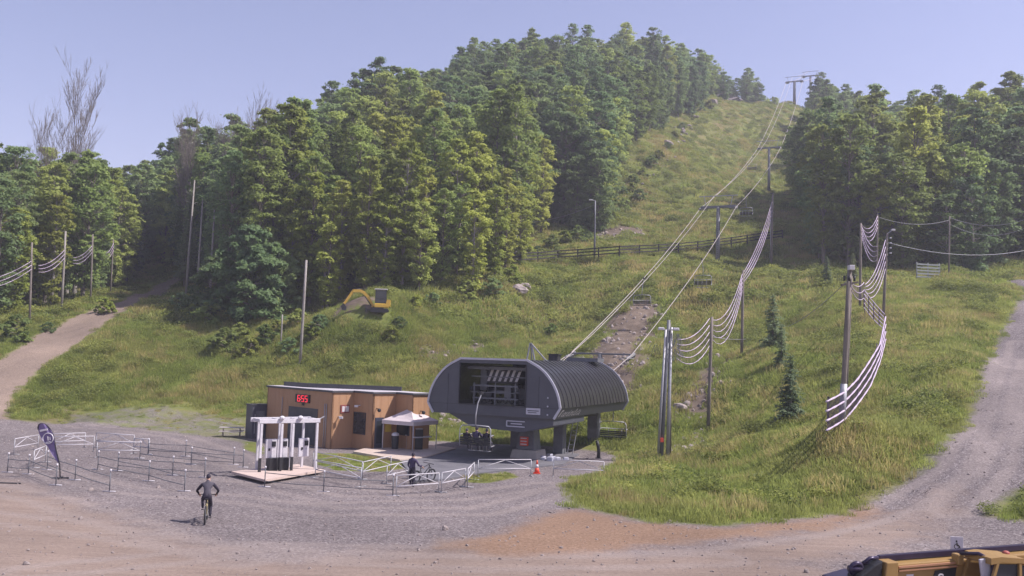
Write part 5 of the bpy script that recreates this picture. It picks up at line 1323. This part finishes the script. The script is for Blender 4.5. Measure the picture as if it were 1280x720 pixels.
tq('cab_roof', MB().prism([(CX0 + .02, CYn, CZ - .04), (CX0 + .25, CYn, CZ - .02), (CX0 + .75, CYn, CZ - .06), (CX1 - .2, CYn, CZ - .16), (CX1, CYn, CZ - .32), (CX1 - .06, CYn, CZ - .36), (CX1 - .26, CYn, CZ - .24), (CX0 + .74, CYn, CZ - .15), (CX0 + .26, CYn, CZ - .12), (CX0 + .02, CYn, CZ - .16)], (0, .7, 0)), M_OCH)
for a, b in (((CX0 + .18, CYn + .03, CZ - .12), (CX0 - .14, CYn + .03, CZ - 1.0)), ((CX0 + .66, CYn + .03, CZ - .16), (CX0 + .66, CYn + .03, CZ - 1.0)), ((CX1 - .06, CYn + .03, CZ - .35), (CX1 - .06, CYn + .03, CZ - 1.0)), ((CX0 + .1, CYn + .66, CZ - .14), (CX0 - .2, CYn + .66, CZ - 1.0)), ((CX1 - .06, CYn + .66, CZ - .35), (CX1 - .06, CYn + .66, CZ - 1.0))): tq('cab_pillar', MB().bar(a, b, .055), M_OCH)
tq('door_window', MB().prism([(CX0 + .22, CYn + .05, CZ - .16), (CX0 + .63, CYn + .05, CZ - .17), (CX0 + .63, CYn + .05, CZ - .98), (CX0 - .08, CYn + .05, CZ - .98)], (0, .02, 0)), M_GLASS)
tq('side_window', MB().prism([(CX0 + .70, CYn + .05, CZ - .18), (CX1 - .28, CYn + .05, CZ - .26), (CX1 - .10, CYn + .05, CZ - .38), (CX1 - .10, CYn + .05, CZ - .98), (CX0 + .70, CYn + .05, CZ - .98)], (0, .02, 0)), M_GLASS)
tq('operator_seat', MB().box((CX0 + .8, CYn + .38, .95), (.4, .4, .6)), M_BLACK, bevel=.04)
tq('chassis', MB().box((2.3, -.1, .72), (4.2, 1.1, .5)), M_OCH, bevel=.05); tq('engine_cover', MB().box((2.6, .62, 1.0), (1.9, .6, .6)), M_OCH, bevel=.08)
for x in (.95, 3.6):
    for y in (-.85, .85):
        w = tq('wheel', MB().ring((x, y, .46), (0, 1, 0), .32, .15, 28, 10), M_BLACK, smooth=True); tq('rim', MB().tube([(x, y - .1, .46), (x, y + .1, .46)], .25, 18), M_OCH, w)
tq('round_badge', MB().tube([(2.98, -.26, bz(2.9) - .33), (2.98, -.23, bz(2.9) - .33)], .11, 16), M_DKP)
# small white pictogram sign behind it
sg_ = P(1196, 681, 28); s = thing('parking_sign', 'small white sign with a dark pictogram on a post by the gravel', 'sign', (sg_[0], sg_[1], gz(sg_[0], sg_[1])), R(-6)); hz_ = sg_[2] - s.location.z
MB().bar((0, .03, -.2), (0, .03, hz_ + .1), .05).build('post', M_STEEL, s); pn = MB().box((0, 0, hz_), (.38, .02, .50)).build('panel', M_WHITE, s, bevel=.01)
mb = MB(); mb.ball((-.01, -.012, hz_ + .11), (.03, .006, .03), 8, 6); mb.bar((0, -.014, hz_ + .07), (.0, -.014, hz_ - .02), .006, .04, up=(1, 0, 0)); mb.bar((0, -.014, hz_ - .02), (.07, -.014, hz_ - .03), .006, .03); mb.bar((.07, -.014, hz_ - .03), (.09, -.014, hz_ - .10), .006, .03, up=(1, 0, 0)); mb.ring((-.01, -.014, hz_ - .05), (0, 1, 0), .07, .01, 16, 5); mb.build('pictogram', M_BLACK, pn)

# ------------------------------------------------------------------ people and bicycles
M_SKIN = mat('skin', (.45, .27, .20), (.50, .31, .23), 6, .6)
M_BLK = mat('black_cloth', (.022, .018, .032), (.035, .03, .048), 8, .85)
M_GRYC = mat('grey_cloth', (.05, .045, .062), (.075, .068, .088), 6, .85)
M_NAVYC = mat('dark_violet_cloth', (.05, .04, .085), (.07, .055, .11), 6, .85)
M_SHOE = mat('shoe', (.05, .045, .05), (.09, .08, .09), 6, .7)
M_HAIR = mat('dark_hair', (.03, .02, .015), (.05, .035, .025), 8, .7)
def body_mesh(J, E, mats):
    """J: name -> (x,y,z,r); E: (a,b,material index). Skin + subdivision grown from the pelvis."""
    nm = list(J); ix = {n: i for i, n in enumerate(nm)}
    me = bpy.data.meshes.new('body'); me.from_pydata([J[n][:3] for n in nm], [(ix[a], ix[b]) for a, b, _ in E], [])
    ob = bpy.data.objects.new('body', me); COL.objects.link(ob)
    sk_ = ob.modifiers.new('skin', 'SKIN'); sk_.use_smooth_shade = True; sk_.branch_smoothing = .3
    ss = ob.modifiers.new('sub', 'SUBSURF'); ss.levels = 1; ss.render_levels = 1
    for n in nm:
        v = me.skin_vertices[0].data[ix[n]]; r = J[n][3]; v.radius = r if hasattr(r, '__len__') else (r, r); v.use_root = (n == 'pelvis')
    dg = bpy.context.evaluated_depsgraph_get(); out_ = bpy.data.meshes.new_from_object(ob.evaluated_get(dg)); bpy.data.objects.remove(ob)
    out_.materials.clear()
    for m_ in mats: out_.materials.append(m_)
    segs = [(Vector(J[a][:3]), Vector(J[b][:3]), m_) for a, b, m_ in E]
    for p in out_.polygons:
        c = p.center; best = 1e9
        for a, b, m_ in segs:
            ab = b - a; t = max(0, min(1, (c - a).dot(ab) / max(1e-9, ab.length_squared))); d = (a + ab * t - c).length
            if d < best: best = d; p.material_index = m_
        p.use_smooth = True
    return out_
def hand(J, E, side, wrist, fwd, out_v, mi):
    """palm, four bent fingers of unequal length and a thumb from the side of the palm"""
    w = Vector(wrist); f = Vector(fwd).normalized(); o = Vector(out_v).normalized(); dn = f.cross(o).normalized()
    if dn.z > 0: dn = -dn
    k = 'h' + side; pm_ = w + f * .07; J[k + 'p'] = (*pm_, .028); E.append(('wr' + side, k + 'p', mi))
    for i, (s, L) in enumerate(((-.03, .075), (-.01, .085), (.01, .08), (.03, .062))):
        a = pm_ + f * .045 + o * s; b = a + f * L * .5 + dn * .015; c = b + f * L * .25 + dn * .035
        J[k + 'a%d' % i] = (*a, .010); J[k + 'b%d' % i] = (*b, .009); J[k + 'c%d' % i] = (*c, .008)
        E += [(k + 'p', k + 'a%d' % i, mi), (k + 'a%d' % i, k + 'b%d' % i, mi), (k + 'b%d' % i, k + 'c%d' % i, mi)]
    th0 = w + f * .03 - o * .04; th1 = th0 + f * .05 - o * .02 + dn * .02; J[k + 't0'] = (*th0, .012); J[k + 't1'] = (*th1, .010); E += [(k + 'p', k + 't0', mi), (k + 't0', k + 't1', mi)]
def person(name, label, loc, rz, J, tors, arm_m, leg_m, low_m, mats, hair, hat=None, group=None, hands=True, scale=1.0):
    E = [('pelvis', 'waist', tors), ('waist', 'chest', tors), ('chest', 'neck', tors), ('neck', 'head0', 0), ('head0', 'head1', 0)]
    for s in 'LR':
        E += [('chest', 'sh' + s, tors), ('sh' + s, 'el' + s, arm_m), ('el' + s, 'wr' + s, arm_m if low_m != 0 else 0), ('pelvis', 'hp' + s, leg_m), ('hp' + s, 'kn' + s, leg_m), ('kn' + s, 'an' + s, low_m), ('an' + s, 'to' + s, 3)]
        if hands:
            w = Vector(J['wr' + s][:3]); e = Vector(J['el' + s][:3]); fw = (w - e).normalized(); ov = Vector((1 if s == 'R' else -1, 0, 0)); ov = (ov - fw * ov.dot(fw)).normalized() if abs(ov.dot(fw)) < .95 else Vector((0, 1, 0))
            hand(J, E, s, w, fw, ov, 0)
    t = thing(name, label, 'person', loc, rz, group); t.scale = (scale,) * 3
    o = bpy.data.objects.new('body', body_mesh(J, E, mats)); COL.objects.link(o); o.parent = t
    h = Vector(J['head1'][:3]); h0 = Vector(J['head0'][:3]); up = (h - h0).normalized(); c = h0.lerp(h, .45)
    hm_ = MB(); hm_.ball(c + up * .035 + Vector((0, -.02, 0)), (.088, .108, .115), 12, 9)
    hm_.build('helmet' if hat else 'hair', hat or hair, t, True)
    fc = MB()
    for s in (-1, 1): fc.ball(c + Vector((s * .032, .092, -.005)), (.012, .008, .008), 6, 5); fc.ball(c + Vector((s * .082, .0, -.02)), (.012, .02, .03), 6, 5)
    fc.ball(c + Vector((0, .105, -.035)), (.014, .02, .022), 6, 5); fc.ball(c + Vector((0, .095, -.075)), (.026, .008, .008), 6, 5); fc.build('face', M_SKIN, t, True)
    return t
def bicycle(name, label, loc, rz, frame_c, group=None, tilt=0, steer=0):
    t = thing(name, label, 'bicycle', loc, rz, group); t.rotation_euler = (0, tilt, rz)
    for y in (-.58, .62):
        w = MB().ring((0, y, .36), (1, 0, 0), .335, .032, 28, 8).build('wheel', M_BLACK, t, True)
        MB().ring((0, y, .36), (1, 0, 0), .29, .014, 28, 6).build('rim', M_DARK, w, True)
        s = MB()
        for k in range(14): a = 6.283 * k / 14; s.bar((.02 if k % 2 else -.02, y, .36), (0, y + .29 * math.cos(a), .36 + .29 * math.sin(a)), .005)
        s.tube([(-.05, y, .36), (.05, y, .36)], .03, 8); s.build('spokes', M_STEEL, w)
    f = MB()
    BBp = (0, -.12, .35); ST = (0, -.28, .78); HT = (0, .38, .98); HB = (0, .42, .85); RA = (0, -.58, .36)
    for a, b, r in ((BBp, ST, .022), (ST, HT, .022), (BBp, HB, .028), (HT, HB, .028)): f.tube([a, b], r, 8)
    for x in (-.06, .06): f.tube([(x * .5, -.13, .36), (x, -.58, .36)], .014, 6); f.tube([(x * .4, -.26, .70), (x, -.58, .36)], .012, 6)
    f.build('frame', frame_c, t, True)
    f = MB()
    for x in (-.07, .07): f.tube([(x, .62, .36), (x, .46, .80)], .02, 7)
    f.bar((-.08, .46, .80), (.08, .46, .80), .05); f.build('fork', M_BLACK, t, True)
    hb = MB().tube([(-.38, .32, 1.04), (-.15, .36, 1.03), (0, .38, 1.02), (.15, .36, 1.03), (.38, .32, 1.04)], .016, 7).build('handlebar', M_BLACK, t, True)
    for s in (-1, 1): MB().tube([(s * .27, .335, 1.037), (s * .385, .318, 1.041)], .021, 7).build('grip', M_DARK, hb, True)
    MB().tube([(0, -.28, .78), (0, -.33, .93)], .016, 7).build('seatpost', M_DARK, t, True)
    s = MB(); s.prism([(-.075, -.47, .93), (.075, -.47, .93), (.03, -.25, .93), (.018, -.17, .93), (-.018, -.17, .93), (-.03, -.25, .93)], (0, 0, .05)); s.build('saddle', M_BLACK, t, bevel=.015)
    c = MB(); c.ring((.05, -.12, .35), (1, 0, 0), .085, .008, 18, 5); c.bar((.07, -.12, .35), (.09, -.10, .19), .022); c.bar((-.07, -.12, .35), (-.09, -.14, .51), .022); c.build('crankset', M_STEEL, t)
    for x, y, z in ((.15, -.10, .18), (-.15, -.14, .52)): MB().box((x, y, z), (.1, .09, .025)).build('pedal', M_BLACK, t)
    ch = MB(); ch.tube([(.05, -.12, .435), (.05, -.58, .40)], .006, 4); ch.tube([(.05, -.12, .265), (.05, -.58, .32)], .006, 4); ch.build('chain', M_DARK, t)
    return t
# riding cyclist, seen from behind, riding away
b = hit(256, 656); RZ = R(15)
M_OLIVE = mat('tan_frame', (.30, .25, .14), (.36, .30, .17), 4, .4)
rx = Matrix.Rotation(RZ, 3, 'Z') @ Vector((0, .58, 0))
bl_ = (b[0] + rx.x, b[1] + rx.y, b[2])
bicycle('mountain_bike', 'tan framed mountain bike ridden away across the gravel', bl_, RZ, M_OLIVE)
J = dict(pelvis=(0, -.30, 1.09, (.165, .14)), waist=(0, -.22, 1.24, (.145, .12)), chest=(0, -.05, 1.47, (.165, .13)), neck=(0, .05, 1.61, .06), head0=(0, .09, 1.68, .085), head1=(0, .13, 1.83, .08))
for s, k in (('L', -1), ('R', 1)):
    J['sh' + s] = (k * .20, .0, 1.50, .078); J['el' + s] = (k * .42, .10, 1.22, .055); J['wr' + s] = (k * .345, .30, 1.075, .04); J['hp' + s] = (k * .11, -.29, 1.02, .115)
J['knL'] = (-.17, .12, .88, .075); J['anL'] = (-.15, -.12, .62, .05); J['toL'] = (-.15, .05, .56, .04)
J['knR'] = (.15, .08, .64, .078); J['anR'] = (.15, -.12, .28, .052); J['toR'] = (.16, .06, .225, .04)
person('person', 'cyclist in all dark clothes riding away on a mountain bike', bl_, RZ, J, 1, 2, 2, 2, [M_SKIN, M_GRYC, M_BLK, M_SHOE], M_HAIR, M_BLK)
# person standing with a bicycle
b = PZ(514.5, 609, .02); RZ2 = R(-70)
J = dict(pelvis=(0, 0, .98, (.165, .13)), waist=(0, .01, 1.14, (.145, .115)), chest=(0, .02, 1.36, (.175, .125)), neck=(0, .03, 1.52, .06), head0=(0, .05, 1.58, .085), head1=(0, .06, 1.73, .08))
for s, k in (('L', -1), ('R', 1)):
    J['sh' + s] = (k * .205, .02, 1.42, .075); J['hp' + s] = (k * .11, 0, .92, .11); J['kn' + s] = (k * .12, .03 * k, .50, .075); J['an' + s] = (k * .12, -.08 * k, .09, .05); J['to' + s] = (k * .14, .13 - .08 * k, .04, .04)
J['elR'] = (.33, .12, 1.16, .052); J['wrR'] = (.37, .34, 1.06, .038); J['elL'] = (-.30, .0, 1.12, .052); J['wrL'] = (-.26, .14, .90, .038)
person('person', 'standing person in dark clothes holding a bicycle behind the white barrier', b, R(-35), J, 1, 1, 2, 2, [M_SKIN, M_NAVYC, M_BLK, M_SHOE], M_HAIR, M_BLK)
bb = PZ(528.5, 603.5, .02); bicycle('mountain_bike', 'dark mountain bike held upright beside the standing person', (bb[0], bb[1], .02), R(-38), M_DARK, None, R(4))
# three people riding the chair
for i, (x, c, lb, sc) in enumerate(((-.72, M_BLK, 'small dark rider seated at the outer end of the occupied chair', 1.05), (.0, M_NAVYC, 'tallest rider in dark clothes in the middle of the occupied chair', 1.22), (.72, M_BLK, 'dark rider seated on the chair end next to the mast', 1.12))):
    J = dict(pelvis=(0, -.02, .13, (.16, .13)), waist=(0, -.05, .29, (.14, .115)), chest=(0, -.04, .52, (.17, .125)), neck=(0, -.02, .68, .058), head0=(0, 0, .74, .085), head1=(0, .02, .89, .08))
    for s, k in (('L', -1), ('R', 1)):
        J['sh' + s] = (k * .20, -.03, .58, .074); J['el' + s] = (k * .26, .12, .38, .05); J['wr' + s] = (k * .17, .33, .42, .036)
        J['hp' + s] = (k * .10, 0, .12, .10); J['kn' + s] = (k * .13, .43, .13, .075); J['an' + s] = (k * .12, .46, -.30, .05); J['to' + s] = (k * .13, .62, -.36, .04)
    w = cp + LPERP * x; person('person', lb, (w.x, w.y, w.z + .03), LRZ, J, 1, 1, 2, 2, [M_SKIN, c, M_BLK, M_SHOE], M_HAIR, M_BLK if i else M_GRYC, 'riders on the occupied chair', True, sc)

# ------------------------------------------------------------------ single trees, shrubs, stones
PROTO['small_spruce'] = [spruce_tree(5, 2.6, .02, 3600, .17), spruce_tree(5, 2.2, .02, 3200, .16)]
for i, (px, py, top, lb) in enumerate(((988, 527, 440, 'young dark spruce lowest on the slope with its bare stem showing'), (977, 462, 402, 'young dark spruce in the middle of the slope trio'), (966, 436, 365, 'young dark spruce highest of the slope trio'),
                                  (1033, 357, 318, 'small pale spruce standing alone on the grass before the right wood'), (1066, 350, 315, 'small thin spruce beside the bend pole'))):
    b = hit(px, py); h = (P(px, top, b[1]) - b)[2]
    place_tree('small_spruce', i, b[0], b[1], h / 5, rng.uniform(0, 6), 'young_spruce', lb, 'spruce', None)
PROTO['bush'] = [broad_tree(11, 9.5, .02, 95, 130, .30, M_LEAFD, None, 0, True), broad_tree(10, 8, .02, 80, 130, .30, M_LEAFD, None, 0, True)]
for i, (px, d, s, lb) in enumerate(((312, 113.5, 1.12, 'large rounded dark bush tree left of the leaning utility pole'), (352, 115.5, .80, 'smaller rounded bush joined to the large dark bush'), (268, 117, .75, 'rounded bush between the large dark bush and the tall trunks'))):
    x, y = XD(px, d); place_tree('bush', i, x, y, s, i * 2.1, 'bush_tree', lb, 'bush', None, 1.0, .3)
PROTO['shrub'] = [broad_tree(2.4, 3.2, .02, 34, 80, .20, M_LEAF, None, 0, True), broad_tree(2.0, 2.8, .02, 30, 80, .19, M_LEAFG, None, 0, True), broad_tree(1.7, 2.6, .02, 26, 80, .18, M_LEAFD, None, 0, True)]
SH = [(330, 432), (345, 420), (362, 440), (388, 425), (400, 414), (372, 408), (340, 400), (300, 425), (312, 445), (280, 440), (490, 425), (500, 408), (520, 385), (540, 380),
      (585, 372), (615, 368), (690, 420), (640, 350), (260, 405), (240, 398), (225, 385), (130, 392), (60, 415), (20, 425), (735, 300), (725, 290), (765, 275), (780, 262), (760, 262), (800, 250), (790, 240), (752, 268), (766, 255), (778, 243), (792, 230), (803, 220), (814, 208), (824, 198), (834, 186), (843, 174), (853, 161), (863, 150), (876, 139), (690, 312), (706, 306), (722, 302), (886, 134), (672, 318)]
for i, (px, py) in enumerate(SH):
    b = hit(px, py); place_tree('shrub', i + i // 3, b[0], b[1], rng.uniform(.7, 1.3) * (1.1 if b[1] > 150 else 1), rng.uniform(0, 6), 'shrub', 'low leafy shrub growing on the bank between grass and wood' if b[1] < 128 else 'low leafy shrub beside the fence and upper run', 'shrub', 'shrubs on the lower bank' if b[1] < 128 else 'shrubs by the fence and run', 1, .15, ('stems', 'foliage'))
for i, (px, d, top, lb) in enumerate(((84, 138, 112, 'tall leafless grey tree rising above the track wood'), (52, 142, 150, 'shorter leafless tree beside the tall bare one'), (290, 150, 128, 'bare spiky treetop above the left hill wood'), (236, 150, 160, 'thin bare tree at the gap above the track'))):
    x, y = XD(px, d); h = P(px, top, d)[2] - gz(x, y); a, b = bare_tree(24, 40 + i)
    t = thing('bare_tree', lb, 'tree', (x, y, gz(x, y)), i * 1.3); k = h / 24 ; t.scale = (k * .9, k * .9, k * 1.0)
    for me, nm in ((a, 'trunk'), (b, 'branches')): o = bpy.data.objects.new(nm, me); COL.objects.link(o); o.parent = t
# pale tall trunks at the wood edge above the bush
for i, (px, d, top, lb) in enumerate(((405, 116.5, 270, 'pale straight dead trunk at the wood edge above the utility pole'), (232, 132, 225, 'pale bare trunk at the track mouth'), (246, 130, 250, 'slim pale trunk second from the track mouth'), (262, 128, 262, 'slim pale trunk beside the bush'), (275, 127, 255, 'straight pale trunk behind the bush'))):
    x, y = XD(px, d); g0 = gz(x, y); h = P(px, top, d)[2] - g0; t = thing('dead_trunk', lb, 'tree', (x, y, g0)); l = rng.normal(0, .02) * h
    MB().tube([(0, 0, -.3), (l * .3, 0, h * .4), (l, 0, h)], [.22, .18, .10], 8).build('trunk', M_BARKP, t, True)
    m_ = MB()
    for k in range(7): z = h * rng.uniform(.4, .95); a = rng.uniform(0, 6.28); m_.tube([(l * z / h, 0, z), (math.cos(a) * 1.1, math.sin(a) * 1.1, z + .5)], [.04, .012], 4)
    m_.build('branches', M_BARKP, t, True)
# stones
M_ROCK = mat('rock', (.20, .165, .155), (.38, .325, .31), 2.5, .9, bump=.6)
def rock_mesh(seed, flat=.7):
    r = np.random.default_rng(seed); mb = MB(); mb.ball((0, 0, 0), 1, 9, 6); v = np.array(mb.v); k = r.normal(size=(5, 3))
    d = 1 + .16 * np.sin(v @ k.T * 1.7 + r.uniform(0, 6, 5)).sum(1); v = v * d[:, None] * np.array([1, r.uniform(.7, 1.1), flat]); mb.v = [tuple(x) for x in v]
    return mb.mesh('rock', M_ROCK)
RK = [rock_mesh(i, .55 + .1 * (i % 4)) for i in range(6)]
ST_ = [(862, 152, 1.5), (856, 160, 1.2), (850, 166, 1.7), (846, 172, 1.2), (853, 174, 1.0), (843, 179, 1.4), (838, 184, 1.1), (866, 147, 1.1), (848, 160, .9), (824, 205, .9), (815, 218, 1.0), (806, 231, .8), (872, 143, 1.2), (858, 168, .8), (834, 190, .8), (899, 128, 1.6), (908, 126, 1.8), (918, 125, 1.6), (890, 131, 1.3)]
for i, (px, py, s) in enumerate(ST_):
    px += rng.normal(0, 4.5); py += rng.normal(0, 3); s *= rng.uniform(.6, 1.15)
    b = hit(px, py); t = bpy.data.objects.new('boulder', RK[i % 6]); COL.objects.link(t); t.location = (b[0], b[1], b[2] + .2 * s); t.rotation_euler = (rng.normal(0, .2), rng.normal(0, .2), rng.uniform(0, 6)); t.scale = (s * .8, s * .6, s * .6)
    tag(t, 'pale boulder in the rock strip between wood and upper run', 'boulder', 'boulders along the upper run')
for i, (px, py, s, lb) in enumerate(((850, 512, .62, 'pale rounded boulder at the foot of the gravel gully'), (1003, 436, .45, 'pale boulder in the grass beside the thick dark pole'), (648, 364, .9, 'white boulder under the last front edge trees'), (655, 362, .6, 'smaller pale boulder beside the white one at the wood edge'), (707, 428, .5, 'single stone on the bank above the terminal roof'))):
    b = hit(px, py); t = bpy.data.objects.new('boulder', RK[i]); COL.objects.link(t); t.location = (b[0], b[1], b[2] + .15 * s); t.scale = (s * 1.3, s, s); tag(t, lb, 'boulder')
# dark rock outcrop at the top of the run
b = P(908, 122, 318); g0 = gz(b[0], b[1]); oc = MB(); r_ = np.random.default_rng(5)
nu, nv = 16, 6; V = []
for j in range(nv):
    for i in range(nu): f = i / (nu - 1); V.append((-9 + 18 * f + r_.normal(0, .35), j * .7 + r_.normal(0, .5), j / (nv - 1) * (5.5 * math.sin(math.pi * f) ** .6 + .3) + r_.normal(0, .35) - .8))
oc.add(V, [(j * nu + i, j * nu + i + 1, (j + 1) * nu + i + 1, (j + 1) * nu + i) for j in range(nv - 1) for i in range(nu - 1)])
k = len(V); oc.add([(-9.5, 8, -2), (9.5, 8, -2), (9.5, 4, 1.0), (-9.5, 4, 1.0)], [(0, 1, 2, 3)])
o = oc.build('rock_outcrop', mat('dark_rock', (.10, .085, .09), (.20, .17, .165), .8, .95, bump=.7, bscale=2)); o.location = (b[0], b[1], g0); tag(o, 'dark rock outcrop under the trees at the crest of the run', 'rock')
# loose stones on gullies and gravel edges
pts = []; scl = []
for gpoly, n, smin, smax in [(g, 170, .10, .42) for g in GULLY[:4]] + [(GULLY[4], 40, .1, .35), (GULLY[5], 30, .2, .5), (RUBBLE, 130, .15, .8)]:
    xs = [p[0] for p in gpoly]; ys = [p[1] for p in gpoly]; X = rng.uniform(min(xs) - 1, max(xs) + 1, n * 2); Y = rng.uniform(min(ys) - 1, max(ys) + 1, n * 2); m_ = sdist(X, Y, gpoly) < .8
    pts += [(x, y) for x, y in zip(X[m_], Y[m_])]; scl += list(rng.uniform(smin, smax, m_.sum()) ** 1.3)
Y = 12 + 60 * rng.uniform(0, 1, 9000) ** 1.1; X = rng.uniform(-.62, .66, 9000) * Y; yd = zone_vals(X, Y)[0]; m_ = yd > .35
pts += [(x, y) for x, y in zip(X[m_], Y[m_])]; scl += list(.015 + .05 * rng.uniform(0, 1, m_.sum()) ** 4 + (rng.uniform(0, 1, m_.sum()) > .992) * .07)
pts = np.array(pts); Z = zt(pts[:, 0], pts[:, 1])
scatter('loose_stones', 'scattered loose stones on the gravel and in the gullies', 'stones', np.column_stack([pts, Z]), rng.uniform(0, 6, (len(pts), 3)), scl, rng.integers(0, 6, len(pts)), RK)

# ------------------------------------------------------------------ summer haze
hz = MB().box((0, 300, 70), (1300, 1100, 190)).build('haze', [])
hm = bpy.data.materials.new('haze_air'); hm.use_nodes = True; ht = hm.node_tree; ht.nodes.clear()
ho = ht.nodes.new('ShaderNodeOutputMaterial'); hv = ht.nodes.new('ShaderNodeVolumePrincipled')
hv.inputs['Color'].default_value = (.86, .86, 1.0, 1); hv.inputs['Density'].default_value = .00060; hv.inputs['Anisotropy'].default_value = .2
ht.links.new(hv.outputs[0], ho.inputs['Volume']); hz.data.materials.clear(); hz.data.materials.append(hm)
tag(hz, 'thin pale summer haze over the whole valley', 'haze', kind='stuff'); hz.display_type = 'BOUNDS'
